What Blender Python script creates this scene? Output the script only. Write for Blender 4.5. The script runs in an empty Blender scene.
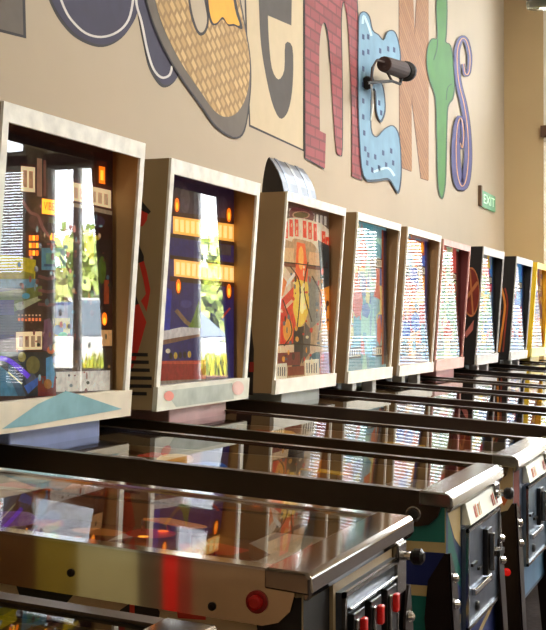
import bpy, bmesh, math, random
from mathutils import Vector, Matrix
random.seed(7)
SC = bpy.context.scene
COL = SC.collection
R = math.radians

# ------------------------------------------------------------------ camera
F_PX, CAM_Z, YAW, PITCH = 1235.0, 1.285, R(21.14), R(0.487)
cd = bpy.data.cameras.new('camera')
cam = bpy.data.objects.new('camera', cd); COL.objects.link(cam)
cam.location = (0, 0, CAM_Z); cam.rotation_euler = (R(90) + PITCH, 0, YAW)
cd.sensor_width = 36; cd.lens = F_PX / 630 * 36; cd.clip_start = 0.05
SC.camera = cam

# ------------------------------------------------------------------ exposure, world, sun
vs = SC.view_settings
vs.view_transform = 'Standard'; vs.look = 'None'; vs.gamma = 1; vs.use_curve_mapping = False
vs.exposure = 0.0
w = bpy.data.worlds.new('world'); SC.world = w; w.use_nodes = True
nt = w.node_tree; nt.nodes.clear()
wo = nt.nodes.new('ShaderNodeOutputWorld'); bg = nt.nodes.new('ShaderNodeBackground')
bg.inputs[0].default_value = (0.86, 0.93, 1.0, 1); bg.inputs[1].default_value = 20.0
nt.links.new(bg.outputs[0], wo.inputs[0])
sd = bpy.data.lights.new('sun', 'SUN'); sd.energy = 110; sd.angle = R(1); sd.color = (1, .95, .85)
sun = bpy.data.objects.new('sun', sd); COL.objects.link(sun)
sun.rotation_euler = (R(28), 0, R(15))          # shines towards +y, from behind the building

# unseen lamps added to light the room, stronger towards the far end (panels below)
PANELS = [(0.6, -0.5), (0.6, 2.3), (0.6, 5.1), (0.6, 7.9), (3.4, -0.5), (3.4, 2.3), (3.4, 5.1), (3.4, 7.9)]
CEIL = 4.7
for i, (px_, py_) in enumerate(PANELS):
    ld = bpy.data.lights.new('added_panel_light', 'AREA'); ld.shape = 'RECTANGLE'; ld.size = 1.2; ld.size_y = 1.2
    ld.energy = (13, 25, 80, 175)[i % 4]; ld.color = (1, .94, .84)
    lo = bpy.data.objects.new('added_panel_light', ld); COL.objects.link(lo); lo.location = (px_, py_, CEIL - .10)
# ------------------------------------------------------------------ helpers
def lin(c):
    return tuple(((v / 255) / 12.92 if v / 255 <= .04045 else ((v / 255 + .055) / 1.055) ** 2.4) for v in c) + (1,)
_mc = {}
def mat(c, rough=.5, metal=0., em=0., var=.10, scale=14., coat=0., bump=0.):
    key = (tuple(c), rough, metal, em, var, scale, coat, bump)
    if key in _mc: return _mc[key]
    m = bpy.data.materials.new('surface_%02x%02x%02x' % tuple(int(v) for v in c)); m.use_nodes = True
    n = m.node_tree; b = n.nodes['Principled BSDF']
    b.inputs['Roughness'].default_value = rough; b.inputs['Metallic'].default_value = metal
    b.inputs['Coat Weight'].default_value = coat
    col = lin(c)
    if var > 0:
        tc = n.nodes.new('ShaderNodeTexCoord'); nz = n.nodes.new('ShaderNodeTexNoise')
        nz.inputs['Scale'].default_value = scale; nz.inputs['Detail'].default_value = 5
        n.links.new(tc.outputs['Object'], nz.inputs['Vector'])
        rp = n.nodes.new('ShaderNodeValToRGB')
        rp.color_ramp.elements[0].position = .3; rp.color_ramp.elements[1].position = .7
        rp.color_ramp.elements[0].color = tuple(v * (1 - var) for v in col[:3]) + (1,)
        rp.color_ramp.elements[1].color = tuple(min(1, v * (1 + var)) for v in col[:3]) + (1,)
        n.links.new(nz.outputs['Fac'], rp.inputs['Fac']); n.links.new(rp.outputs['Color'], b.inputs['Base Color'])
        if bump:
            bp = n.nodes.new('ShaderNodeBump'); bp.inputs['Strength'].default_value = bump; bp.inputs['Distance'].default_value = .01
            n.links.new(nz.outputs['Fac'], bp.inputs['Height']); n.links.new(bp.outputs['Normal'], b.inputs['Normal'])
    else:
        b.inputs['Base Color'].default_value = col
    if em:
        b.inputs['Emission Color'].default_value = col; b.inputs['Emission Strength'].default_value = em
    _mc[key] = m
    return m

def glass_mat(ior, tint=(1, 1, 1, 1), rough=0.0):
    key = ('glass', ior, tint, rough)
    if key in _mc: return _mc[key]
    m = bpy.data.materials.new('clear_glass'); m.use_nodes = True
    n = m.node_tree; n.nodes.clear()
    o = n.nodes.new('ShaderNodeOutputMaterial'); mx = n.nodes.new('ShaderNodeMixShader')
    t = n.nodes.new('ShaderNodeBsdfTransparent'); g = n.nodes.new('ShaderNodeBsdfGlossy'); f = n.nodes.new('ShaderNodeFresnel')
    t.inputs[0].default_value = tint; g.inputs['Roughness'].default_value = rough; f.inputs[0].default_value = ior
    geo = n.nodes.new('ShaderNodeNewGeometry')
    n.links.new(f.outputs[0], mx.inputs[0]); n.links.new(t.outputs[0], mx.inputs[1]); n.links.new(g.outputs[0], mx.inputs[2])
    n.links.new(mx.outputs[0], o.inputs[0])
    _mc[key] = m
    return m

def brick_mat(c1, c2, mortar, scale, bw=.5, rh=.25, vec_scale=(1, 1, 1), rot=0., ms=.02, rough=.8):
    m = bpy.data.materials.new('brickwork'); m.use_nodes = True
    n = m.node_tree; b = n.nodes['Principled BSDF']; b.inputs['Roughness'].default_value = rough
    tc = n.nodes.new('ShaderNodeTexCoord'); sp = n.nodes.new('ShaderNodeSeparateXYZ'); cb = n.nodes.new('ShaderNodeCombineXYZ')
    n.links.new(tc.outputs['Object'], sp.inputs[0]); n.links.new(sp.outputs['Y'], cb.inputs['X']); n.links.new(sp.outputs['Z'], cb.inputs['Y'])
    mp = n.nodes.new('ShaderNodeMapping'); mp.inputs['Scale'].default_value = vec_scale; mp.inputs['Rotation'].default_value = (0, 0, rot)
    n.links.new(cb.outputs[0], mp.inputs['Vector'])
    bt = n.nodes.new('ShaderNodeTexBrick'); n.links.new(mp.outputs[0], bt.inputs['Vector'])
    bt.inputs['Color1'].default_value = lin(c1); bt.inputs['Color2'].default_value = lin(c2); bt.inputs['Mortar'].default_value = lin(mortar)
    bt.inputs['Scale'].default_value = scale; bt.inputs['Mortar Size'].default_value = ms
    bt.inputs['Brick Width'].default_value = bw; bt.inputs['Row Height'].default_value = rh
    n.links.new(bt.outputs['Color'], b.inputs['Base Color'])
    return m

def steel(c=(200, 196, 190), rough=.22, metal=1., scale=6., aniso=True):
    key = ('steel', c, rough, metal)
    if key in _mc: return _mc[key]
    m = bpy.data.materials.new('brushed_metal'); m.use_nodes = True
    n = m.node_tree; b = n.nodes['Principled BSDF']
    b.inputs['Base Color'].default_value = lin(c); b.inputs['Metallic'].default_value = metal
    tc = n.nodes.new('ShaderNodeTexCoord'); nz = n.nodes.new('ShaderNodeTexNoise'); nz.inputs['Scale'].default_value = scale; nz.inputs['Detail'].default_value = 6
    mr = n.nodes.new('ShaderNodeMapRange'); mr.inputs[3].default_value = rough * .75; mr.inputs[4].default_value = rough * 1.3
    n.links.new(tc.outputs['Object'], nz.inputs['Vector']); n.links.new(nz.outputs['Fac'], mr.inputs[0]); n.links.new(mr.outputs[0], b.inputs['Roughness'])
    _mc[key] = m
    return m

class MB:
    def __init__(s): s.v = []; s.f = []; s.m = []; s.mats = []
    def mi(s, m):
        if m not in s.mats: s.mats.append(m)
        return s.mats.index(m)
    def poly(s, pts, m):
        k = len(s.v); s.v += [tuple(p) for p in pts]; s.f.append(tuple(range(k, k + len(pts)))); s.m.append(s.mi(m))
    def faces(s, vs_, fs, m):
        k = len(s.v); s.v += [tuple(p) for p in vs_]; i = s.mi(m)
        for f in fs: s.f.append(tuple(k + q for q in f)); s.m.append(i)
    def loft(s, A, B, m, caps=True):
        n = len(A); fs = [(i, (i + 1) % n, n + (i + 1) % n, n + i) for i in range(n)]
        if caps: fs += [tuple(range(n))[::-1], tuple(range(n, 2 * n))]
        s.faces(list(A) + list(B), fs, m)
    def prism_y(s, xz, y0, y1, m):                   # outline in x,z swept along y
        s.loft([(x, y0, z) for x, z in xz], [(x, y1, z) for x, z in xz], m)
    def box(s, x0, x1, y0, y1, z0, z1, m):
        s.loft([(x0, y0, z0), (x1, y0, z0), (x1, y1, z0), (x0, y1, z0)], [(x0, y0, z1), (x1, y0, z1), (x1, y1, z1), (x0, y1, z1)], m)
    def cyl(s, p, q, r0, r1=None, m=None, n=14, caps=True):
        r1 = r0 if r1 is None else r1
        p = Vector(p); q = Vector(q); d = (q - p).normalized()
        a = d.orthogonal().normalized(); b = d.cross(a)
        A = [p + (a * math.cos(2 * math.pi * i / n) + b * math.sin(2 * math.pi * i / n)) * r0 for i in range(n)]
        B = [q + (a * math.cos(2 * math.pi * i / n) + b * math.sin(2 * math.pi * i / n)) * r1 for i in range(n)]
        s.loft(A, B, m, caps)
    def lathe(s, p, axis, prof, m, n=18):            # prof: (distance along axis, radius)
        for (d0, r0), (d1, r1) in zip(prof, prof[1:]):
            ax = Vector(axis).normalized(); s.cyl(Vector(p) + ax * d0, Vector(p) + ax * (d1 if d1 != d0 else d0 + 1e-5), max(r0, 1e-4), max(r1, 1e-4), m, n, True)
    def tube(s, pts, r, m, n=8):
        for a, b in zip(pts, pts[1:]): s.cyl(a, b, r, r, m, n)
    def ball(s, c, r, m, nu=12, nv=8, sz=1.):
        vs_ = []; fs = []
        for j in range(nv + 1):
            t = math.pi * j / nv
            for i in range(nu):
                a = 2 * math.pi * i / nu
                vs_.append((c[0] + r * math.sin(t) * math.cos(a), c[1] + r * math.sin(t) * math.sin(a), c[2] + r * sz * math.cos(t)))
        for j in range(nv):
            for i in range(nu):
                fs.append((j * nu + i, j * nu + (i + 1) % nu, (j + 1) * nu + (i + 1) % nu, (j + 1) * nu + i))
        s.faces(vs_, fs, m)
    def build(s, name, parent=None, bevel=0., smooth=False, seg=2, face=None):
        bm = bmesh.new(); vv = [bm.verts.new(v) for v in s.v]; bm.verts.ensure_lookup_table()
        for f, mi in zip(s.f, s.m):
            try:
                fc = bm.faces.new([vv[i] for i in f]); fc.material_index = mi; fc.smooth = smooth
            except ValueError: pass
        bmesh.ops.remove_doubles(bm, verts=bm.verts, dist=1e-6)
        ng = [f for f in bm.faces if len(f.verts) > 4]
        if ng and not bevel: bmesh.ops.triangulate(bm, faces=ng, ngon_method='EAR_CLIP')
        bmesh.ops.recalc_face_normals(bm, faces=bm.faces)
        if face:                                      # a single sheet: turn its front side this way
            bm.normal_update()
            for q in bm.faces:
                if q.normal.dot(Vector(face)) < 0: q.normal_flip()
        me = bpy.data.meshes.new(name); bm.to_mesh(me); bm.free()
        for m in s.mats: me.materials.append(m)
        o = bpy.data.objects.new(name, me); COL.objects.link(o)
        if parent: o.parent = parent
        if bevel:
            md = o.modifiers.new('bevel', 'BEVEL'); md.width = bevel; md.segments = seg; md.limit_method = 'ANGLE'; md.angle_limit = R(40)
        return o

def tag(o, label=None, cat=None, group=None, kind=None):
    if label: o['label'] = label
    if cat: o['category'] = cat
    if group: o['group'] = group
    if kind: o['kind'] = kind
    return o
def thing(name, label, cat, loc=(0, 0, 0), group=None):
    o = bpy.data.objects.new(name, None); COL.objects.link(o); o.location = loc; o.empty_display_size = .1
    return tag(o, label, cat, group)

# measuring: a photo position turned into a point of a known plane of the place
_MW = Matrix.Rotation(YAW, 3, 'Z') @ Matrix.Rotation(R(90) + PITCH, 3, 'X')
def ray(px, py): return _MW @ Vector(((px - 273) / F_PX, (315 - py) / F_PX, -1))
def hit(px, py, p0, nrm):
    d = ray(px, py); o = Vector((0, 0, CAM_Z)); n = Vector(nrm)
    return o + d * ((Vector(p0) - o).dot(n) / d.dot(n))
def hitx(px, py, X): return hit(px, py, (X, 0, 0), (1, 0, 0))
def hity(px, py, Y): return hit(px, py, (0, Y, 0), (0, 1, 0))

def text_faces(txt, size):
    cu = bpy.data.curves.new('text', 'FONT'); cu.body = txt; cu.size = size; cu.align_x = 'CENTER'; cu.align_y = 'CENTER'; cu.resolution_u = 2
    to = bpy.data.objects.new('text', cu); COL.objects.link(to)
    me = bpy.data.meshes.new_from_object(to.evaluated_get(bpy.context.evaluated_depsgraph_get()))
    v = [(p.co.x, p.co.y) for p in me.vertices]; f = [tuple(q.vertices) for q in me.polygons]
    bpy.data.objects.remove(to); bpy.data.curves.remove(cu); bpy.data.meshes.remove(me)
    return v, f

# ------------------------------------------------------------------ room
WX, EY, FX = -2.10, 11.30, -1.647
m_wall = mat((178, 164, 143), .85, var=.05, scale=1.3)
m_wall_low = mat((46, 34, 28), .6, var=.2, scale=5)  # lower part of the left wall, dark brown
m_tan = mat((186, 164, 126), .85, var=.04, scale=1.5)
def struct(name, mb, bevel=0, parent=None):
    o = mb.build(name, parent, bevel); o['kind'] = 'structure'; return o
b = MB(); b.box(-2.25, WX, -4, 11.45, .97, CEIL, m_wall); b.box(-2.25, WX, -4, 11.45, 0, .97, m_wall_low); struct('wall_left', b)
b = MB(); b.box(-2.25, 7.0, -4, 11.45, -.1, 0, mat((58, 48, 46), .95, var=.35, scale=40, bump=.3)); struct('floor', b)
b = MB(); b.box(-2.25, 7.0, -4, 11.45, CEIL, CEIL + .15, mat((226, 216, 198), .9, var=.04)); struct('ceiling', b)
b = MB(); b.box(7.0, 7.15, -4, 11.45, 0, CEIL, m_wall); struct('wall_right', b)
b = MB(); b.box(-2.25, 7.15, -4.15, -4, 0, CEIL, m_wall); struct('wall_back', b)
# end wall: piers with openings
OPEN = [(-1.745, -.19, .62, 2.98), (-.07, .58, .62, 2.98), (1.15, 1.84, .0, 2.98), (2.68, 3.54, .0, 2.98), (3.80, 5.0, .62, 2.98)]
b = MB(); T0, T1 = 3.10, 4.45
xs = [WX]
for o_ in OPEN: xs += [o_[0], o_[1]]
xs += [7.0]
for i in range(0, len(xs), 2): b.box(xs[i], xs[i + 1], EY, EY + .15, 0, CEIL, m_tan)
for (x0, x1, z0, z1) in OPEN:
    if z0 > 0: b.box(x0, x1, EY, EY + .15, 0, z0, m_tan)
    b.box(x0, x1, EY, EY + .15, 2.98, T0, m_tan); b.box(x0, x1, EY, EY + .15, T1, CEIL, m_tan)
struct('wall_far', b)
m_white = mat((232, 230, 222), .5, var=.04)
m_pane = glass_mat(1.45)
m_slat = mat((236, 234, 228), .6, var=.03)
nd = nw = 0
for i, (x0, x1, z0, z1) in enumerate(OPEN):
    door = z0 == 0
    if door: nd += 1
    else: nw += 1
    f = MB(); t = .045
    for (a, c_) in ((z0, z1), (T0, T1)):
        f.box(x0, x0 + t, EY + .02, EY + .10, a, c_, m_white); f.box(x1 - t, x1, EY + .02, EY + .10, a, c_, m_white)
        f.box(x0 + t, x1 - t, EY + .02, EY + .10, a, a + t, m_white); f.box(x0 + t, x1 - t, EY + .02, EY + .10, c_ - t, c_, m_white)
    if door: f.box(x0 + t, x1 - t, EY + .03, EY + .09, z0 + t, .30, m_white)
    if i == 3: f.box(3.17, 3.23, EY + .02, EY + .10, .30, z1 - t, m_white)
    fo = struct(('door_%d' % nd) if door else ('window_%d' % nw), f)
    p = MB(); p.box(x0 + t, x1 - t, EY + .055, EY + .061, (.30 if door else z0 + t), z1 - t, m_pane); p.box(x0 + t, x1 - t, EY + .055, EY + .061, T0 + t, T1 - t, m_pane)
    po = p.build('pane', fo)
    if door:
        h = MB(); hx = x0 + .09; h.tube([(hx, EY + .03, .95), (hx, EY - .03, .97), (hx, EY - .03, 1.23), (hx, EY + .03, 1.25)], .011, steel()); h.build('door_handle', fo)
for i, o_ in enumerate(OPEN):
    b = MB(); b.box(o_[0] - .02, o_[1] + .02, EY - .04, EY, 2.99, 3.09, mat((92, 66, 48), .6, var=.15)); struct('trim_%d' % (i + 1), b)
wb = 0
for i, (x0, x1, z0, z1) in enumerate(OPEN):
    if z0 == 0: continue
    lab = ['white slatted window blind nearest the left wall, behind the yellow machine',
           'white slatted window blind on the window second from the left wall',
           'white slatted window blind right of both glass doors'][wb]; wb += 1
    root = thing('window_blind', lab, 'blind', ((x0 + x1) / 2, EY - .02, z1), 'window blinds of the far wall')
    hw = (x1 - x0) / 2 - .01; H = z1 - z0
    s_ = MB(); k = 0; z = -.05
    while z > -H + .03:
        c_, d_ = .013 * math.cos(R(42)), .0155 * math.sin(R(42))
        s_.loft([(-hw, -c_, z - d_), (-hw, 0, z + .0025), (-hw, c_, z + d_), (-hw, 0, z + .0005)], [(hw, -c_, z - d_), (hw, 0, z + .0025), (hw, c_, z + d_), (hw, 0, z + .0005)], m_slat)
        z -= .031
    s_.build('slats', root)
    h = MB(); h.box(-hw, hw, -.018, .018, -.035, 0, m_white); h.build('head_rail', root, .004)
    h = MB(); h.box(-hw, hw, -.014, .014, -H + .0, -H + .02, m_white); h.build('bottom_rail', root, .004)
    h = MB()
    for q in (-.7, 0, .7): h.cyl((q * hw, -.015, -.03), (q * hw, -.015, -H + .02), .0015, None, m_white, 5)
    h.build('cord', root)

# unseen glowing ceiling panels, added to hold the room lamps
for i, (px_, py_) in enumerate(PANELS):
    row = ['first', 'second', 'third', 'fourth'][i % 4]; side = 'over the aisle' if i < 4 else 'along the right wall side'
    root = thing('added_ceiling_light', 'square white ceiling light panel added to light the room, %s row %s' % (row, side), 'ceiling light', (px_, py_, CEIL), 'added ceiling light panels')
    h = MB(); h.box(-.63, .63, -.63, .63, -.06, 0, m_white); h.build('housing', root, .01)
    h = MB(); h.box(-.58, .58, -.58, .58, -.068, -.058, mat((255, 244, 225), .5, em=2.0, var=0)); h.build('diffuser', root)

# pendant lamp by the corner
root = thing('pendant_lamp', 'round metal dome pendant lamp hanging in the far corner', 'lamp', (-1.485, 9.4, CEIL - .0))
h = MB(); h.cyl((0, 0, -.02), (0, 0, -.80), .009, None, steel(), 8); h.build('stem', root)
h = MB(); h.cyl((0, 0, -.03), (0, 0, 0), .06, .06, steel(), 16); h.build('canopy', root)
h = MB(); h.lathe((0, 0, -.77), (0, 0, -1), [(0, .03), (.04, .05), (.09, .075), (.16, .088), (.21, .095), (.25, .088)], mat((170, 176, 160), .2, metal=.6, var=.05), 24); h.build('shade', root, smooth=True)

# ------------------------------------------------------------------ mural letters on the left wall
NL = 0
def letter(name_, label, layers, cat='painted letter'):
    global NL
    NL += 1
    mb = MB()
    for k, (pts, m, *lev) in enumerate(layers):
        if lev: k = lev[0]
        X0 = WX + .0003 + .0040 * (0, 0, 1, 0, 1, 2, 0, 1, 2)[NL - 1] + .00055 * k; X1 = X0 + .00055
        P = [hitx(x, y, WX) for x, y in pts]
        mb.loft([(X0, p.y, p.z) for p in P], [(X1, p.y, p.z) for p in P], m)
    o = mb.build(name_); tag(o, label, cat, 'letters of the wall mural'); return o
def strip(line, wd):                                  # a painted stroke of width wd (px) along a line; wd may be a list
    L, Rr = [], []
    n = len(line)
    for i, (x, y) in enumerate(line):
        a = line[max(0, i - 1)]; c = line[min(n - 1, i + 1)]
        dx, dy = c[0] - a[0], c[1] - a[1]; q = math.hypot(dx, dy) or 1
        ww = (wd[i] if isinstance(wd, (list, tuple)) else wd) / 2
        L.append((x - dy / q * ww, y + dx / q * ww)); Rr.append((x + dy / q * ww, y - dx / q * ww))
    return L + Rr[::-1]
def smooth_line(pts, n=4):
    out = []
    for i in range(len(pts) - 1):
        p0 = pts[max(0, i - 1)]; p1 = pts[i]; p2 = pts[i + 1]; p3 = pts[min(len(pts) - 1, i + 2)]
        for k in range(n):
            t = k / n
            out.append(tuple(.5 * (2 * p1[j] + (p2[j] - p0[j]) * t + (2 * p0[j] - 5 * p1[j] + 4 * p2[j] - p3[j]) * t * t + (3 * p1[j] - p0[j] - 3 * p2[j] + p3[j]) * t ** 3) for j in (0, 1)))
    return out + [pts[-1]]
def closed(pts, n=4):
    m_ = len(pts); out = []
    for i in range(m_):
        p0, p1, p2, p3 = pts[i - 1], pts[i], pts[(i + 1) % m_], pts[(i + 2) % m_]
        for k in range(n):
            t = k / n
            out.append(tuple(.5 * (2 * p1[j] + (p2[j] - p0[j]) * t + (2 * p0[j] - 5 * p1[j] + 4 * p2[j] - p3[j]) * t * t + (3 * p1[j] - p0[j] - 3 * p2[j] + p3[j]) * t ** 3) for j in (0, 1)))
    return out
ink = mat((44, 40, 44), .8, var=.05); shade_grey = mat((104, 96, 88), .85, var=.06)
letter('mural_letter', 'dark grey painted letter stub at the left end of the mural', [
    ([(-40, -40), (24, -40), (26, 38.5), (-40, 22)], ink), ([(-40, -40), (21, -40), (23, 35), (-40, 19)], mat((96, 88, 80), .8))])
navy = mat((50, 46, 72), .8, var=.08); pale = mat((206, 202, 200), .8)
uo = smooth_line([(38, -40), (44, -14), (50, 3), (59, 20), (73, 36), (91, 45.5), (106, 46.5), (121, 38.5), (132, 24), (137, 10)], 4) + \
     smooth_line([(139, 24), (143, 44), (148, 66), (155, 80), (163, 87.5), (172, 84), (177, 74), (172, 50), (166, 20), (162, -40)], 4)
letter('mural_letter', 'navy blue painted letter u with a pale inner line', [(uo, ink), ([(x + 1.5, y - 2.5) for x, y in uo], navy),
    (strip(smooth_line([(57, -12), (63, 6), (71, 20), (85, 33), (101, 37), (117, 32), (128, 20), (132.6, 0), (133, -20)]), 2.2), pale),
    (strip(smooth_line([(135, -20), (136, 4), (141, 22), (147, 51), (153, 69), (161, 77.5), (169, 75), (171.5, 66)]), 2.2), pale)])
mosaic = brick_mat((204, 172, 118), (178, 144, 90), (150, 120, 78), 1, .06, .042, rot=R(35), ms=.008)
so = smooth_line([(148, -40), (154, 0), (163, 29), (180, 63), (199, 91), (212, 109.5), (224, 117), (236.5, 112), (246, 93), (248.5, 62), (243.5, 29), (230, -40)], 4)
ss = smooth_line([(138, -40), (145, 2), (158, 40), (177, 75), (199, 106), (215, 128), (233, 138.5), (244, 131), (249.8, 93), (249.8, 60), (245, 28), (232, -40)], 4)
letter('mural_letter', 'tan mosaic painted letter s with grey shadow and yellow drip', [(ss, ink),
    ([(x + (.9 if x < 230 else -1.2), y - 1.6) for x, y in ss], shade_grey), (so, mosaic),
    (smooth_line([(183, -40), (187, 2), (191, 22), (197.5, 35), (204, 33), (207.5, 20), (204, -5), (202, -40)]), ink),
    (smooth_line([(185, -40), (189, 2), (193, 21), (198, 32), (203, 30), (205.5, 18), (202, -5), (200, -40)]), m_wall),
    (smooth_line([(202, -40), (205, 4), (209, 23), (215, 25), (221, 19.5), (227, 26), (233, 26), (241, 28.5), (236, 8), (228, -40)]), ink),
    (smooth_line([(204, -40), (207, 4), (210.5, 21.5), (215, 23), (221, 17), (226, 24), (232, 24), (238, 25), (233, 8), (226, -40)]), mat((222, 166, 52), .8, var=.06))])
ch = mat((78, 72, 68), .85, var=.08)
letter('mural_letter', 'charcoal painted letter e on a cream panel', [
    ([(243, -40), (304, -40), (304, 151.5), (249, 126.5)], ink), ([(244.5, -40), (302.8, -40), (302.8, 149.3), (250.2, 124.8)], mat((196, 180, 150), .85, var=.03)),
    (smooth_line([(256, -40), (258.5, 2), (260, 36), (263.5, 64), (271, 100), (279, 118), (286, 114.5), (290.5, 100), (292.8, 76), (292, 47), (285, 43.8), (284, 70), (278, 79.5), (271.5, 68), (268.5, 40), (267.5, 15.4)], 3) + [(291, 25.5), (292, -40)], ch)])
redb = brick_mat((150, 68, 72), (132, 58, 62), (108, 52, 54), 1, .14, .055, ms=.006)
mo = [(304, -40), (354, -40), (357, 22), (359, 100), (360.5, 180), (351, 176)] + smooth_line([(351, 110), (349, 60), (347, 24), (344, 5), (341.5, 3), (340, 22), (341, 80), (341, 148), (338.5, 154.5), (335, 147), (331, 90), (328.5, 44), (325, 24), (321, 26), (318.5, 48), (318.5, 90), (319, 131)], 3) + [(325, 134), (324, 168.5), (304.5, 157.5)]
letter('mural_letter', 'red brick painted letter m with arched gaps', [([(x + (1 if x > 330 else -.8), y + 1) for x, y in mo], ink), (mo, redb)])
lb = mat((112, 150, 176), .8, var=.1, scale=9)
eo = closed([(357, 30), (358, 15), (363, 12), (368, 17), (371, 30), (377, 35), (382, 40), (386, 32), (392, 31), (396, 38), (399, 55), (397, 68), (390, 71), (381, 60), (374, 61), (371, 74), (373, 82), (379, 82), (382.5, 92), (383.5, 110), (379, 121), (375, 111), (374, 92), (370, 92), (369.5, 128), (375, 137), (383, 129), (392, 126), (398, 138), (399.8, 168), (398.5, 186), (396, 192), (391, 184), (386, 178.5), (373, 180), (362, 176), (358, 140), (356.5, 80)], 3)
lay = [([(x + .8, y + 1.8) for x, y in eo], mat((60, 78, 98), .8)), (eo, lb), (strip(eo + [eo[0]], 1.1), mat((46, 58, 74), .8), 2),
    (strip(smooth_line([(361, 24), (362, 16), (366, 24), (370, 36)]), 2.2), mat((176, 206, 222), .8), 2), (strip(smooth_line([(372, 172), (386, 168), (393, 176)]), 2.4), mat((176, 206, 222), .8), 2)]
for (x, y) in [(361, 34), (361, 50), (361, 66), (361, 82), (361, 98), (361, 114), (362, 130), (363, 146), (366, 34), (366, 49), (365, 160), (370, 167), (377, 165), (384, 162), (391, 160), (366, 152), (373, 154), (381, 150), (389, 148), (386, 46), (392, 47), (378, 48), (377, 100), (379, 110)]:
    lay.append(([(x - .4, y), (x + 1.8, y + 1), (x + 1.8, y + 6), (x - .4, y + 5)], mat((48, 66, 104), .8), 2))
letter('mural_letter', 'light blue painted letter e with dark dashes', lay)
wood = brick_mat((158, 112, 68), (142, 98, 58), (118, 80, 48), 1, .5, .035, rot=R(28), ms=.004)
no = [(399, -40), (412.5, -40), (413.2, 0), (414.6, 38.5), (416.5, 0), (417, -40), (428.5, -40), (428.5, 180.5), (421, 178), (411.5, 96), (411.7, 171.4), (399.8, 166.7)]
letter('mural_letter', 'brown wood grain painted letter n', [([(x - .7, y + .5) for x, y in no], mat((96, 62, 40), .8)), (no, wood)])
to_ = closed([(441, -22), (446, 0), (445.5, 32), (445, 42), (450, 46), (453, 66), (454, 84), (452, 98), (448.5, 103), (446.5, 112), (445.5, 150), (444.5, 183), (441, 198.5), (437.3, 183), (436, 140), (434.8, 99), (429, 81), (426, 64), (427, 48), (431, 39), (436.5, 38), (436, 20), (436, 0)], 3)
letter('mural_letter', 'green cactus shaped painted letter t', [([(x + .9, y + .8) for x, y in to_], mat((38, 70, 40), .8)), (to_, mat((56, 116, 34), .8, var=.12, scale=7)), (strip(to_ + [to_[0]], 1.0), mat((36, 72, 36), .8), 2), (strip(smooth_line([(437, 39), (436, 50), (433, 60)]), .9), mat((36, 72, 36), .8), 2), (strip(smooth_line([(445.5, 100), (447, 88), (451, 84)]), .9), mat((36, 72, 36), .8), 2)])
sl = smooth_line([(462, 64), (464, 74), (467.5, 72), (468.5, 56), (465, 41), (460, 39), (456, 50), (455.8, 68), (458, 86), (462.5, 104), (466, 128), (467, 156), (464.5, 180), (460, 186), (456, 174), (454.6, 150), (456, 126), (459.5, 118), (462.3, 132), (461, 148), (458.8, 143)], 4)
n_ = len(sl); wd = [2.6 + 2.8 * math.sin(math.pi * (i / (n_ - 1))) + 4.2 * math.exp(-(((i / (n_ - 1)) - .68) / .14) ** 2) for i in range(n_)]
letter('mural_letter', 'purple swirling painted letter s at the right end of the mural', [(strip(sl, [v + 1.6 for v in wd]), mat((40, 34, 60), .8)), (strip(sl, wd), mat((58, 52, 112), .8, var=.1)),
    (strip([(x + .3, y) for x, y in sl], 0.8), mat((206, 150, 96), .8))])

# exit sign
P0 = hitx(478, 193, WX); P1 = hitx(494, 210, WX)
root = thing('exit_sign', 'small green exit sign on the left wall near the corner', 'sign', (WX, (P0.y + P1.y) / 2, 2.36))
hw = (P1.y - P0.y) / 2
h = MB(); h.box(0, .03, -hw, -hw + .04, -.085, .085, mat((96, 72, 46), .6)); h.build('mount', root, .004)
h = MB(); h.box(0, .02, -hw + .06, hw - .03, -.085, .055, mat((70, 150, 100), .5)); h.build('panel', root, .006)
v, f = text_faces('EXIT', .17); h = MB(); sx = (hw * 2 - .1) / .36
h.faces([(.0215, x * sx * .86 + .02, z * .66 - .015) for x, z in v], f, mat((196, 240, 206), .5, em=.25, var=0)); h.build('lettering', root)

# wall spotlight with bracket
c0 = hitx(388, 70, WX + .14)
root = thing('bracket_spotlight', 'small dark spotlight on a wire bracket fixed over the blue letter', 'spotlight', (WX, c0.y, c0.z))
def sp(px, py, off=.14): p = hitx(px, py, WX + off); return (off, p.y - c0.y, p.z - c0.z)
dk = mat((58, 42, 38), .85, var=.1); bk = mat((16, 14, 14), .8, var=0)
h = MB(); h.cyl(sp(384, 64), sp(402, 70), .045, .052, dk, 16); h.build('body', root, .006)
h = MB(); h.cyl(sp(402, 70), sp(405, 71), .04, .04, bk, 16); h.lathe(sp(404.5, 71), Vector(sp(413, 73)) - Vector(sp(404.5, 71)), [(0, .045), (.03, .062), (.07, .06), (.085, .045)], bk, 16); h.build('lamp_head', root)
h = MB(); h.tube([sp(367, 83, .02), sp(367, 83, .14), sp(392, 81), sp(400, 84), sp(402, 78), sp(397, 70)], .009, bk); h.tube([sp(392, 81), sp(384, 66)], .008, dk)
h.tube([sp(384, 62), sp(377, 60), sp(372, 68), sp(371, 82)], .006, dk); h.build('bracket', root)
h = MB(); h.cyl(sp(367, 83, .013), sp(367, 83, .03), .04, .035, bk, 14); h.build('wall_plate', root)
h = MB(); h.tube([sp(371, 82, .13), sp(372, 92, .02), sp(373, 104, .02), sp(371, 120, .02)], .006, m_white, 6); h.build('cord', root)

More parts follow.
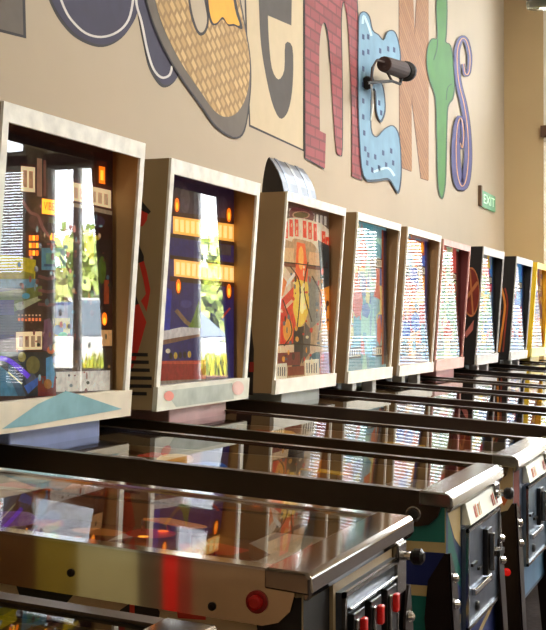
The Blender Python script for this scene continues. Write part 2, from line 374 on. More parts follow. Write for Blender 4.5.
# ------------------------------------------------------------------ pinball machines
HW = .285; TILT = .074; TG = 0.0; ZB = 1.03
def ztop(x): return .982 - .0600 * x
stl = steel((160, 157, 152), .2); stl_dark = steel((92, 78, 66), .3); blk = mat((18, 17, 17), .35, var=0); chrome = steel((225, 225, 225), .1)
m_pfglass = glass_mat(2.3); m_bgglass = glass_mat(1.62)
amber = mat((255, 176, 48), .5, em=1.6, var=0); orange = mat((255, 120, 20), .5, em=1.3, var=0); creamlit = mat((250, 222, 176), .5, em=.55, var=.06)
def A(c, e=.18): return mat(c, .45, em=e, var=.30, scale=55)

def xf(z): return (z - 1.40) * TILT
REC = .078
def bgpt(px, py, cy, off=0.):                         # photo position on a backglass, in the machine's own coordinates
    p = hit(px, py, (FX - REC - .010 + off, 0, 1.40), (1, 0, -TG)); return (p.x - FX, p.y - cy, p.z)
def bguv(u, v, hy, w_, z0, z1, off=0.):               # u,v 0..1 over the glass (v up)
    z = z0 + v * (z1 - z0); return ((z - 1.40) * TG - REC - .010 + off, hy + (u - .5) * w_, z)
def ell(cx, cy, rx, ry, n=14, a0=0): return [(cx + rx * math.cos(2 * math.pi * i / n + a0), cy + ry * math.sin(2 * math.pi * i / n + a0)) for i in range(n)]

def machine(label, y, hy=0., htop=1.787, side=(120, 104, 80), inner=(176, 140, 92), frame=(238, 235, 224), apron=(222, 216, 200), cab=(190, 170, 130),
            front=(30, 30, 34), rail='dark', neck=(180, 186, 196), neck_kind='block', art=None, apron_art=None, side_art=None, head_side_art=None, front_art=None,
            palette=((200, 60, 40), (230, 180, 60), (60, 110, 170), (240, 230, 210)), door=(94, 106, 124), door_kind='plain', frame_w=.022, top_w=.034, apron_h=.07, card=True, rec=.030, detail=2, seed=1, pf=(190, 150, 100)):
    global REC
    REC = rec
    rnd = random.Random(seed)
    root = thing('pinball_machine', label, 'pinball machine', (FX, y, 0), 'pinball machines along the left wall')
    oy = y
    mc = mat(cab, .55, var=.06, scale=8); mfr = mat(front, .5, var=.08)
    # cabinet: open topped case
    mb = MB(); t = .018
    prof = [(-.30, .955), (1.04, ztop(1.04) - .012), (1.04, .50), (-.30, .43)]
    mb.prism_y(prof, -HW + .006, -HW + .006 + t, mc); mb.prism_y(prof, HW - .006 - t, HW - .006, mc)
    mb.box(1.022, 1.0402, -HW + .0062, HW - .0062, .50, ztop(1.04) - .013, mfr)
    mb.box(-.30, -.282, -HW + .024, HW - .024, .43, .955, mc)
    mb.loft([(-.28, -HW + .024, .45), (1.02, -HW + .024, .52), (1.02, HW - .024, .52), (-.28, HW - .024, .45)], [(-.28, -HW + .024, .465), (1.02, -HW + .024, .535), (1.02, HW - .024, .535), (-.28, HW - .024, .465)], blk)
    mb.box(-.28, -.005, -HW + .024, HW - .024, .93, .955, blk)
    if side_art: side_art(mb, oy)
    if front_art: front_art(mb, oy)
    mb.build('cabinet', root)
    # legs
    for sx, sy in ((1, -1), (1, 1), (-1, -1), (-1, 1)):
        X = 1.046 if sx > 0 else -.306; Y = sy * (HW - .003); zt = .80 if sx > 0 else .66
        l = MB(); wv = .058; th = .005; ln = .045 * sx; ly = .02 * sy
        def leg_plate(pts3, c_):                      # rings: (height, outline); the foot leans outwards
            rings = [[(X + ln * (zt - z) / zt + p, Y + ly * (zt - z) / zt + q, z) for p, q in a] for z, a in pts3]
            for u_, v_ in zip(rings, rings[1:]): l.loft(u_, v_, c_)
        lm = mat((44, 32, 28), .35, metal=.5, var=.2)
        prof_l = ((.03, .55), (zt - .14, 1.), (zt - .06, .8), (zt, .12))
        leg_plate([(z, [(0, 0), (-sx * wv * k, 0), (-sx * wv * k, sy * th), (0, sy * th)]) for z, k in prof_l], lm); leg_plate([(z, [(0, 0), (0, -sy * wv * k), (sx * th, -sy * wv * k), (sx * th, sy * th)]) for z, k in prof_l], lm)
        lo = l.build('leg', root)
        if detail:
            q = MB(); q.lathe((X + ln - sx * .012, Y + ly - sy * .012, 0), (0, 0, 1), [(0, .02), (.012, .02), (.014, .006), (.05, .006)], stl, 12); q.build('leveller_foot', lo)
            for zb in (zt - .055, zt - .11):
                k = (zt - zb) / zt
                q = MB(); q.ball((X + ln * k + sx * .006, Y - sy * .02 + ly * k, zb), .011, chrome, 8, 6); q.build('leg_bolt', lo)
    # rails
    rm = {'steel': steel((206, 196, 172), .085), 'dark': stl_dark, 'brown': mat((52, 38, 32), .35, metal=.3, var=.15), 'black': mat((26, 22, 21), .3, var=.05)}[rail]
    rh = .074 if rail == 'steel' else .066
    for sy in (-1, 1):
        r_ = MB(); ya, yb = sy * (HW - .004), sy * (HW + .004)
        top = [(-.31, ztop(-.31) + .004), (1.03, ztop(1.03) + .004)]
        bot = [(1.03, ztop(1.03) - rh * .35)] + [(1.03 - .05 * (1 - math.cos(a)), ztop(1.03) - rh * .35 - rh * .65 * math.sin(a)) for a in (R(30), R(60), R(90))] + [(-.31, ztop(-.31) - rh)]
        r_.prism_y(top + bot, ya, yb, rm)
        yc, yd = sy * (HW + .004), sy * (HW - .026)
        r_.prism_y([(-.31, ztop(-.31) + .004), (1.03, ztop(1.03) + .004), (1.03, ztop(1.03) + .008), (-.31, ztop(-.31) + .008)], yc, yd, chrome if rail == 'steel' else stl_dark)
        ro = r_.build('side_rail', root)
        if detail > 1 or sy < 0:
            fb = MB(); bx, bz = .972, ztop(.972) - .043
            red = rail == 'steel'
            fb.lathe((bx, sy * (HW + .003), bz), (0, sy, 0), [(0, .017), (.004, .017), (.005, .015)], mat((150, 20, 16), .3) if red else stl, 18)
            fb.lathe((bx, sy * (HW + .0075), bz), (0, sy, 0), [(0, .011), (.002 + .006 * red, .0105), (.003 + .007 * red, .007)], mat((180, 24, 18), .25) if red else blk, 16)
            o = fb.build('flipper_button', ro)
            if red: o['label'] = 'red plastic flipper button'
            if rail == 'steel':
                for (sx_, dz) in ((.10, -.02), (.40, -.057), (.66, -.042), (.90, -.06)):
                    s_ = MB(); s_.lathe((sx_, sy * (HW + .003), ztop(sx_) + dz), (0, sy, 0), [(0, .007), (.003, .0065), (.005, .003)], mat((40, 34, 28), .4, metal=.7), 10); s_.build('rail_screw', ro)
    # playfield
    pfz = lambda x: ztop(x) - .085 + .02 * x
    p = MB(); yi = HW - .026
    def pfp(x, yy, up=0.): return (x, yy, pfz(x) + up)
    mp = mat(tuple(int(v * .8) for v in pf), .3, var=.12, scale=18, coat=.5)
    p.loft([pfp(.0, -yi, -.012), pfp(1.0, -yi, -.012), pfp(1.0, yi, -.012), pfp(.0, yi, -.012)], [pfp(.0, -yi), pfp(1.0, -yi), pfp(1.0, yi), pfp(.0, yi)], mp)
    pal = [mat(c, .3, var=.08, em=.12) for c in palette]
    for k in range(26 if detail else 8):
        cx, cy_ = rnd.uniform(.05, .80), rnd.uniform(-.22, .22); a = rnd.uniform(0, 6)
        q = ell(cx, cy_, rnd.uniform(.02, .09), rnd.uniform(.02, .06), rnd.choice((3, 4, 5, 12)), a)
        p.poly([pfp(min(.97, max(.01, x)), min(yi - .004, max(-yi + .004, yy)), .0008 + .0003 * k) for x, yy in q], rnd.choice(pal))
    for k in range(16 if detail else 4):
        cx, cy_ = rnd.uniform(.1, .85), rnd.uniform(-.2, .2)
        p.poly([pfp(x, yy, .011 + .0001 * k) for x, yy in ell(cx, cy_, .011, .011, 10)], rnd.choice((amber, orange, creamlit)))
    po = p.build('playfield', root)
    if detail:
        for k, (bx, by) in enumerate(((.22, -.10), (.22, .10), (.36, 0))):
            q = MB(); z0 = pfz(bx)
            q.lathe((bx, by, z0), (0, 0, 1), [(0, .045), (.008, .045), (.010, .03), (.035, .03)], mat((238, 230, 214), .4), 18)
            q.lathe((bx, by, z0 + .035), (0, 0, 1), [(0, .046), (.008, .05), (.016, .04), (.020, .012)], mat(palette[k % len(palette)], .3, em=.5), 18); q.build('bumper', po)
        for sy in (-1, 1):
            q = MB(); a = Vector(pfp(.70, sy * .10, .02)); c_ = Vector(pfp(.755, sy * .03, .02))
            q.cyl(a - Vector((0, 0, .012)), a + Vector((0, 0, .012)), .014, .014, mat((240, 236, 226), .4), 12); q.cyl(c_ - Vector((0, 0, .01)), c_ + Vector((0, 0, .01)), .008, .008, mat((200, 30, 24), .5), 10)
            q.cyl(a, c_, .010, .007, mat((240, 236, 226), .4), 8); q.build('flipper', po)
            q = MB(); pts = [(.54, sy * .19), (.66, sy * .15), (.68, sy * .18), (.58, sy * .22)]
            q.loft([pfp(x, yy, .03) for x, yy in pts], [pfp(x, yy, .034) for x, yy in pts], mat(palette[1], .25, em=.35))
            for x, yy in pts: q.cyl(pfp(x, yy), pfp(x, yy, .03), .004, None, chrome, 6)
            q.build('slingshot', po)
        for k in range(4):
            cx, cy_ = .06 + .03 * (k % 2), -.18 + .12 * k; q = MB()
            pts = [(cx, cy_ - .045), (cx + .07, cy_ - .03), (cx + .08, cy_ + .03), (cx, cy_ + .045)]
            q.loft([pfp(x, yy, .035) for x, yy in pts], [pfp(x, yy, .039) for x, yy in pts], mat(palette[(k + 1) % len(palette)], .25, em=.45))
            for x, yy in pts: q.cyl(pfp(x, yy), pfp(x, yy, .035), .004, None, chrome, 6)
            q.build('playfield_plastic', po)
        q = MB(); pts = [(.80, -yi + .002), (.80, -.10), (.87, -.03), (.87, .03), (.80, .10), (.80, yi - .03), (.985, yi - .03), (.985, -yi + .002)]
        q.loft([pfp(x, yy, .002) for x, yy in pts], [pfp(x, yy, .026) for x, yy in pts], mat(palette[3], .4))
        for sy in (-1, 1): q.poly([pfp(x, yy, .0275) for x, yy in ((.86, sy * .06), (.86, sy * .20), (.95, sy * .20), (.95, sy * .06))], mat((226, 214, 180), .6))
        q.build('apron', po)
    # only the upper face reflects towards the room; a single sheet keeps the mirror image clean
    g = MB(); g.poly([(-.005, -yi - .002, ztop(-.005) + .003), (.99, -yi - .002, ztop(.99) + .003), (.99, yi + .002, ztop(.99) + .003), (-.005, yi + .002, ztop(-.005) + .003)], m_pfglass)
    g.build('playfield_glass', root, face=(0, 0, 1))
    # lockdown bar
    lb_ = MB(); zt = ztop(1.0) + .010; mir = y < 2.2; lk = steel((150, 140, 128), .07) if mir else stl; FA, FB = ((1.049, .004), (1.056, .010)) if mir else ((1.041, .003), (1.056, .013))
    lb_.prism_y([(.985, zt), (FA[0], zt - FA[1]), (FB[0], zt - FB[1]), (1.058, zt - .032), (1.05, zt - .045), (1.043, zt - .045), (1.043, zt - .014), (.985, zt - .006)], -HW - .004, HW + .004, lk)
    for sy in (-1, 1): lb_.prism_y([(.985, zt), (1.05, zt - .004), (1.055, zt - .012), (1.055, zt - .036), (.985, zt - .030)], sy * (HW + .003), sy * (HW + .009), lk)
    lb_.build('lockdown_bar', root, .003)
    # coin door
    X = 1.041; y0, y1, z0, z1 = (-.15, .16, .57, .872) if door_kind == 'three slot' else (-.13, .25, .60, .828)
    d = MB(); md_ = mat(door, .35, metal=.55, var=.15, scale=30)
    if door_kind == 'three slot':
        d.box(X, X + .006, y0 - .012, y1 + .012, z0 - .03, z1 + .014, mat((168, 146, 110), .5)); X += .006
    d.box(X, X + .010, y0, y1, z0, z1, md_)
    for (ya, yb, za, zb) in ((y0, y1, z1 - .008, z1), (y0, y1, z0, z0 + .008), (y0, y0 + .008, z0, z1), (y1 - .008, y1, z0, z1)): d.box(X + .010, X + .016, ya, yb, za, zb, stl)
    do = d.build('coin_door', root)
    X += .010; ym = (y0 + y1) / 2
    if detail:
        if door_kind == 'three slot':
            for k in range(3):
                yy = y0 + .055 + .095 * k
                q = MB(); q.box(X, X + .012, yy - .030, yy + .030, .70, .835, blk); q.box(X + .012, X + .016, yy - .024, yy - .012, .72, .825, stl); q.build('coin_entry', do, .002)
                q = MB(); q.box(X + .012, X + .022, yy + .0, yy + .017, .79, .822, mat((208, 30, 26), .3, em=.05)); o = q.build('reject_button', do, .003); o['label'] = 'red coin reject button'
                q = MB(); q.box(X, X + .01, yy - .03, yy + .03, .605, .665, blk); q.build('coin_return', do, .003)
            q = MB(); q.box(X, X + .014, y0 + .02, y1 - .02, .676, .690, stl); q.build('trim_bar', do, .002)
            q = MB(); q.box(X, X + .010, y0 + .02, y1 - .02, .840, .846, chrome); q.build('trim_bar', do, .002)
        else:
            q = MB(); q.box(X, X + .012, ym - .005, ym + .05, .69, .80, blk); q.box(X + .012, X + .024, ym + .012, ym + .02, .70, .79, stl); q.build('coin_entry', do, .002)
            q = MB(); q.cyl((X, ym + .075, .735), (X + .03, ym + .075, .735), .014, .010, stl, 12); q.box(X + .024, X + .032, ym + .045, ym + .105, .728, .742, blk); q.build('door_handle', do)
            q = MB(); q.box(X, X + .010, y0 + .06, ym + .06, .668, .684, chrome); q.build('trim_bar', do, .002)
            q = MB(); q.lathe((X, y0 + .11, .635), (1, 0, 0), [(0, .012), (.006, .011), (.008, .006)], blk, 12); q.build('door_lock', do)
            q = MB(); q.box(X, X + .006, y0 + .05, y0 + .10, .735, .742, blk); q.box(X, X + .006, y0 + .12, y0 + .16, .715, .722, blk); q.build('coin_slot', do)
    if card:
        q = MB(); q.loft([(1.041, -.13, .838), (1.041, .25, .838), (1.041, .25, .884), (1.041, -.13, .884)], [(1.062, -.13, .838), (1.062, .25, .838), (1.050, .25, .886), (1.050, -.13, .886)], mat((246, 250, 240), .4, var=.02))
        for k, (yy, c_) in enumerate(((-.07, (196, 70, 40)), (-.055, (210, 130, 60)), (-.03, (220, 150, 90)), (-.01, (206, 190, 150)), (.13, (150, 40, 30)), (.15, (190, 80, 40)), (.18, (170, 60, 40)))):
            q.poly([(1.0632 - .00024 * (z - .838) * 1000, yy + dy, z) for dy, z in ((0, .846), (.011, .846), (.011, .872 + .004 * (k % 2)), (0, .872))], mat(c_, .5))
        o = q.build('price_card', root)
    # plunger on the right
    q = MB(); py_ = .205; q.box(1.04, 1.058, py_ - .028, py_ + .028, .835 if card else .80, .893, stl); po2 = q.build('plunger', root, .004)
    if not card: pass
    q = MB(); q.cyl((1.058, py_, .868), (1.078, py_, .868), .008, None, chrome, 10); q.build('plunger_rod', po2)
    q = MB(); q.lathe((1.074, py_, .868), (1, 0, 0), [(0, .010), (.006, .015), (.018, .015), (.024, .008)], blk, 14); q.build('plunger_knob', po2)
    # neck under the head
    mn = mat(neck, .5, var=.08)
    if neck_kind == 'block':
        q = MB(); q.prism_y([(-.05, ZB), (-.05, .956), (-.27, .956), (-.27, ZB)], hy - .205, hy + .245, mn); q.build('neck', root, .004)
    else:
        for yy in (-.20, .12):
            q = MB(); q.box(-.10, -.045, hy + yy, hy + yy + .06, .956, ZB, mn); q.build('neck_bracket', root, .004)
        q = MB(); q.box(-.27, -.12, hy - .25, hy + .25, .956, ZB, blk); q.build('neck', root)
    # head (backbox)
    h0, h1 = hy - .36, hy + .36; ms = mat(side, .6, var=.05, scale=6); mi = mat(inner, .6, var=.06, scale=6)
    q = MB()
    sp_ = [(xf(ZB) - .004, ZB), (xf(htop) - .004, htop), (-.33, htop), (-.33, ZB)]; T = .020
    q.prism_y(sp_, h0, h0 + T * .5, ms); q.prism_y(sp_, h0 + T * .5, h0 + T, mi); q.prism_y(sp_, h1 - T, h1 - T * .5, mi); q.prism_y(sp_, h1 - T * .5, h1, ms)
    q.loft([(xf(htop) - .004, h0 + T, htop - T), (xf(htop) - .004, h1 - T, htop - T), (-.33, h1 - T, htop - T), (-.33, h0 + T, htop - T)], [(xf(htop) - .004, h0 + T, htop - .0), (xf(htop) - .004, h1 - T, htop), (-.33, h1 - T, htop), (-.33, h0 + T, htop)], mi)
    q.box(-.33, xf(ZB) - .004, h0 + T, h1 - T, ZB, ZB + T, ms); q.box(-.33, -.31, h0 + T, h1 - T, ZB + T, htop - T, blk)
    if head_side_art: head_side_art(q, oy, h0)
    ho = q.build('backbox', root)
    # front frame
    mfm = mat(frame, .55, var=.14, scale=22, bump=.2)
    def fr(y0_, y1_, z0_, z1_, th_=.008, m_=mfm, mb_=None):
        mb_.loft([(xf(z0_) - .004, y0_, z0_), (xf(z0_) - .004, y1_, z0_), (xf(z1_) - .004, y1_, z1_), (xf(z1_) - .004, y0_, z1_)], [(xf(z0_) + th_ - .004, y0_, z0_), (xf(z0_) + th_ - .004, y1_, z0_), (xf(z1_) + th_ - .004, y1_, z1_), (xf(z1_) + th_ - .004, y0_, z1_)], m_)
    q = MB(); fw = frame_w
    fr(h0, h0 + fw, ZB + apron_h, htop, mb_=q); fr(h1 - fw, h1, ZB + apron_h, htop, mb_=q); fr(h0 + fw, h1 - fw, htop - top_w, htop, mb_=q)
    q.build('head_frame', ho)
    q = MB(); fr(h0 - .003, h1 + .003, ZB - .004, ZB + apron_h, .016, mat(apron, .55, var=.08, scale=12), q)
    zz0, zz1 = ZB + apron_h - .02, ZB + apron_h
    q.loft([(xf(zz0) - REC - .02, h0 + T, zz0), (xf(zz0) - .004, h0 + T, zz0), (xf(zz0) - .004, h1 - T, zz0), (xf(zz0) - REC - .02, h1 - T, zz0)], [(xf(zz1) - REC - .02, h0 + T, zz1), (xf(zz1) - .004, h0 + T, zz1), (xf(zz1) - .004, h1 - T, zz1), (xf(zz1) - REC - .02, h1 - T, zz1)], mat(apron, .55, var=.08, scale=12))
    if apron_art: apron_art(q, oy)
    q.build('apron_panel', ho)
    # backglass with its artwork, and the clear pane before it
    q = MB(); w_ = .72 - 2 * T; za, zb_ = ZB + apron_h, htop - T
    def bg4(off): return [bguv(0, 0, hy, w_, za, zb_, off), bguv(1, 0, hy, w_, za, zb_, off), bguv(1, 1, hy, w_, za, zb_, off), bguv(0, 1, hy, w_, za, zb_, off)]
    base, items = art(oy, hy, w_, za, zb_)
    q.loft(bg4(-.010), bg4(0), base)
    lo_y, hi_y = hy - w_ / 2 + .001, hy + w_ / 2 - .001
    for k, (pts, m_) in enumerate(items):
        o_ = .0005 + .00004 * k; P = []
        for pt in pts:
            pp = bgpt(pt[0], pt[1], oy, o_) if len(pt) == 2 else bguv(pt[0], pt[1], hy, w_, za, zb_, o_)
            P.append((pp[0], min(hi_y, max(lo_y, pp[1])), min(zb_, max(za + .001, pp[2]))))
        q.poly(P, m_)
    q.build('backglass', ho)
    q = MB(); q.poly([bguv(0, 0, hy, w_, za, zb_, .012), bguv(1, 0, hy, w_, za, zb_, .012), bguv(1, 1, hy, w_, za, zb_, .012), bguv(0, 1, hy, w_, za, zb_, .012)], m_bgglass)
    q.build('head_glass', ho, face=(1, 0, 0))
    return root

def rect(x0, y0, x1, y1, s=0.): return [(x0, y0), (x1, y0 + s * (x1 - x0)), (x1, y1 + s * (x1 - x0)), (x0, y1)]
def uvr(u0, v0, u1, v1): return [(u0, v0, 0), (u1, v0, 0), (u1, v1, 0), (u0, v1, 0)]
def uve(cu, cv, ru, rv, n=14): return [(cu + ru * math.cos(2 * math.pi * i / n), cv + rv * math.sin(2 * math.pi * i / n), 0) for i in range(n)]

# --- artwork of the first white head
def art_first(oy, hy, w_, za, zb):
    I = []
    def P(pts, c, e=.4): I.append((pts, c if not isinstance(c, tuple) else A(c, e)))
    P(rect(0, 130, 112, 166, .28), (50, 38, 46), .05)
    P(rect(20, 163, 36, 194, .1), (60, 24, 22)); P(rect(21, 166, 35, 191, .1), creamlit)
    for k in range(2): P(rect(23 + 6 * k, 170 + k, 27 + 6 * k, 187 + k, .1), (196, 150, 110), .3)
    P(rect(37, 158, 42, 196, .2), (150, 104, 84)); P(rect(43.5, 160, 46, 196, .2), (120, 70, 60))
    P(rect(70, 178, 112, 204, .22), (74, 34, 30)); P(rect(72, 182, 111, 200, .22), creamlit)
    for k in range(6): P(rect(74 + 6 * k, 187 + 1.3 * k, 78 + 6 * k, 198 + 1.3 * k, .2), (206, 176, 140), .4)
    P(rect(70, 202, 112, 206, .22), (190, 170, 140), .2)
    P(rect(97, 160, 107, 186, .2), (70, 28, 20)); P(rect(99, 166, 105, 183, .2), orange); P(rect(100.5, 170, 103.5, 180, .2), amber)
    # round maroon figures
    for (x, y, r, c) in ((52, 222, 24, (84, 44, 44)), (36, 222, 8, (112, 62, 62)), (30, 240, 10, (92, 46, 50)), (76, 236, 10, (96, 50, 56)), (55, 232, 14, (66, 30, 34)), (86, 218, 7, (92, 74, 100)), (98, 222, 7, (80, 62, 92))): P(ell(x, y, r, r * .9), c, .1)
    P(strip(smooth_line([(22, 200), (30, 212), (38, 216), (44, 230), (54, 240)]), 3), (140, 86, 84)); P(strip(smooth_line([(66, 205), (70, 220), (64, 236), (80, 242)]), 3), (150, 92, 84))
    P(rect(40.5, 196.5, 68, 215.5, .13), (60, 20, 10)); P(rect(42, 198.5, 66.5, 213.5, .13), amber)
    P(rect(49, 217, 60, 223, .1), (78, 76, 40))
    v, f = text_faces('VIBERAS', 6.6); dr = mat((110, 36, 10), .6, var=0)
    for q in f: I.append(([(54.2 + v[i][0] * .86, 207.4 - v[i][1] * 1.75 + v[i][0] * .12) for i in q], dr))
    P(rect(26, 230, 40, 257, .1), (70, 20, 16))
    for a in range(3):
        for c in range(3): P(rect(29 + 3.4 * c, 235.5 + 7.5 * a, 31.6 + 3.4 * c, 240.5 + 7.5 * a), amber if (a + c) % 2 else orange)
    for k in range(5): P(rect(50 + 3.9 * k, 233 + .5 * k, 52.2 + 3.9 * k, 240 + .5 * k), amber)
    P(rect(47, 243, 70, 246, .05), (140, 60, 60))
    P([(0, 255), (18, 256), (36, 260), (35, 279), (0, 279)], (206, 186, 28), .3); P([(0, 268), (20, 270), (34, 274), (34, 279), (0, 279)], (160, 150, 30), .2)
    P(rect(0, 279, 38, 289), (110, 160, 180), .25); P(rect(0, 288, 38, 293), (54, 60, 60)); P([(0, 292), (42, 286), (42, 300), (14, 312), (0, 312)], (112, 122, 44), .2)
    P([(14, 304), (40, 296), (40, 300), (18, 312)], (190, 190, 150), .2); P(ell(26, 296, 4, 3), (80, 150, 170)); P(rect(0, 300, 14, 315), (110, 96, 140), .2)
    P(rect(40, 245, 68, 272), (60, 22, 22)); P(rect(41.5, 248, 66, 270), (84, 140, 160), .3); P(rect(46, 253, 60, 266), (100, 150, 120), .3); P(rect(44, 264, 62, 266.5), (40, 70, 100))
    for k in range(6): P(strip([(38, 276 + 7 * k), (48, 279 + 6.5 * k), (60, 276 + 7 * k)], 3.2), ((140, 76, 80), (70, 26, 28))[k % 2], .15)
    P(rect(56, 268, 68, 318), (150, 104, 104), .2); P(rect(58, 295, 64, 312), (70, 26, 30)); P(rect(55, 318, 70, 336), (220, 196, 60), .35)
    P(rect(17, 310, 44, 331), (54, 24, 20)); 
    for k in range(7): P(rect(18 + 3.5 * k, 318, 20 + 3.5 * k, 321), (240, 120, 70), .9); P(rect(18 + 3.5 * k, 314.5, 19.6 + 3.5 * k, 316), (220, 180, 140), .7)
    P(rect(0, 331, 43, 352), (60, 26, 20)); P(rect(16, 332, 42, 350, -.02), creamlit)
    for k in range(4): P(rect(19 + 6 * k, 336, 23 + 6 * k, 347), (176, 150, 120), .3)
    P(rect(0, 352, 56, 396), (44, 54, 62), .15); P([(0, 366), (8, 372), (18, 396), (0, 396)], (70, 140, 170), .3); P([(9, 360), (18, 376), (26, 396), (18, 396), (8, 374)], (46, 92, 120), .3)
    P(ell(22, 357, 4, 5), (150, 140, 60)); P(ell(33, 365, 7, 9), (130, 126, 70), .2); P(ell(31, 380, 6, 7), (86, 100, 120), .25); P([(24, 386), (40, 376), (41, 382), (28, 394)], (60, 110, 190), .3)
    P(strip(smooth_line([(0, 358), (8, 360), (18, 367), (29, 377)]), 5), (96, 52, 210), .6); P(strip([(8, 372), (22, 384)], 1.4), (220, 230, 160), .4)
    P([(44, 320), (50, 318), (54, 330), (52, 346), (48, 352), (43, 350)], (132, 84, 112), .2); P(ell(51, 350, 4, 4), (224, 120, 60), .3)
    P(rect(38, 376, 56, 396), (140, 40, 34), .2); P([(46, 358), (52, 356), (55, 374), (53, 388), (46, 386)], (70, 150, 190), .3); P(ell(48, 384, 4, 5), (180, 120, 50), .3)
    for (x, y, c) in ((58, 330, (60, 80, 120)), (63, 337, (90, 190, 120)), (58, 347, (210, 180, 40)), (65, 348, (190, 190, 60)), (64, 356, (40, 80, 150)), (58, 360, (60, 100, 160))): P(ell(x, y, 5.5, 5), c, .35)
    P([(84, 232), (100, 236), (92, 262), (84, 250)], (210, 180, 30), .35); P([(94, 240), (112, 240), (112, 300), (100, 330), (94, 300)], (60, 44, 44), .08)
    P(ell(102, 270, 4, 14), (96, 120, 40), .2); P(rect(104, 280, 109, 304), (170, 70, 34), .2); P(rect(98, 312, 112, 330), (52, 20, 14)); P(ell(104.5, 319, 2.6, 6.5), orange); P(ell(104.5, 321, 1.4, 3.6), amber)
    P(rect(101, 330, 112, 346), (214, 166, 110), .4); P(rect(100, 348, 112, 392), (84, 66, 52), .15); P(rect(72, 350, 100, 374), (110, 80, 58), .15)  # last block paints in the planter's reflection
    P(rect(56, 372, 110, 392, -.03), (226, 220, 208), .3)  # pale band: reflection of the paper notice painted into the art
    rn = random.Random(6)
    for k in range(110):
        x, y = rn.uniform(16, 110), rn.uniform(206, 392); P(ell(x, y, rn.uniform(.6, 2.2), rn.uniform(.8, 4), 7, rn.uniform(0, 3)), rn.choice(((120, 66, 62), (44, 24, 30), (150, 110, 60), (90, 120, 130), (170, 90, 70), (60, 70, 50))), .2)
    return A((70, 34, 34), .08), I

def art_blue(oy, hy, w_, za, zb):
    I = []
    def P(pts, c, e=.3): I.append((pts, c if not isinstance(c, tuple) else A(c, e)))
    P(rect(165, 168, 245, 214, .14), (62, 50, 88), .12); P(ell(185, 200, 5, 14), (96, 84, 110), .15); P(ell(222, 208, 6, 12), (90, 80, 106), .15)
    P(rect(170, 211, 240, 216, .14), (60, 26, 22)); P(rect(173, 216, 234, 233.5, .14), mat((255, 190, 90), .5, em=.75, var=.1))
    for k in range(11): P(rect(175 + 5.4 * k, 219 + .75 * k, 178.4 + 5.4 * k, 231 + .75 * k, .1), (255, 226, 150), .85)
    P(rect(170, 233, 240, 237, .14), (46, 26, 26)); P(rect(170, 255, 240, 259, .12), (60, 34, 26)); P(rect(174, 259, 235, 276, .12), mat((255, 196, 104), .5, em=.7, var=.1))
    for k in range(11): P(rect(176 + 5.4 * k, 262 + .6 * k, 179.4 + 5.4 * k, 274 + .6 * k, .1), (255, 230, 160), .85)
    P(rect(170, 276, 240, 281, .1), (60, 30, 26)); P(rect(214, 244, 231, 254, .1), (84, 76, 80))
    for (x, y) in ((177, 205), (229, 215), (178.5, 286), (229, 291)): P(ell(x, y, 3.6, 9), (96, 40, 20)); P(ell(x, y, 2.2, 7), orange); P(ell(x, y + 1, 1.1, 4), amber)
    P(ell(186, 304, 6, 4), (70, 70, 150), .3); P(strip([(176, 310), (186, 322), (192, 326)], 4), (150, 120, 90)); P([(199, 300), (201, 328), (188, 328), (193, 318)], (110, 140, 50), .35)
    P([(158, 332), (182, 327), (200, 328), (200, 334), (176, 340), (158, 345)], (216, 210, 206), .4); P([(158, 341), (180, 337), (200, 334), (200, 336.5), (176, 342), (158, 346)], (150, 110, 90), .2)
    for k in range(5): P(ell(171 + 4.6 * k, 356 - .4 * k, 1.9, 3.6, 8), ((24, 20, 30), (220, 190, 80))[k % 3 == 1], .3)
    P(ell(168, 351, 2.4, 2.4), (230, 220, 190), .4)
    P([(158, 361), (206, 360), (206, 383), (158, 384)], (160, 40, 44), .35); P(rect(158, 361, 206, 364), (210, 90, 70), .3); P(rect(158, 381, 240, 390), (150, 146, 140), .2)
    P([(226, 300), (233, 320), (233, 380), (229, 380)], (44, 44, 120), .3); P(strip([(222, 318), (230, 308)], 2), (200, 60, 50), .4)
    P([(162, 300), (164, 286), (172, 290), (170, 330), (161, 330)], (46, 60, 170), .35)
    return A((44, 44, 128), .22), I

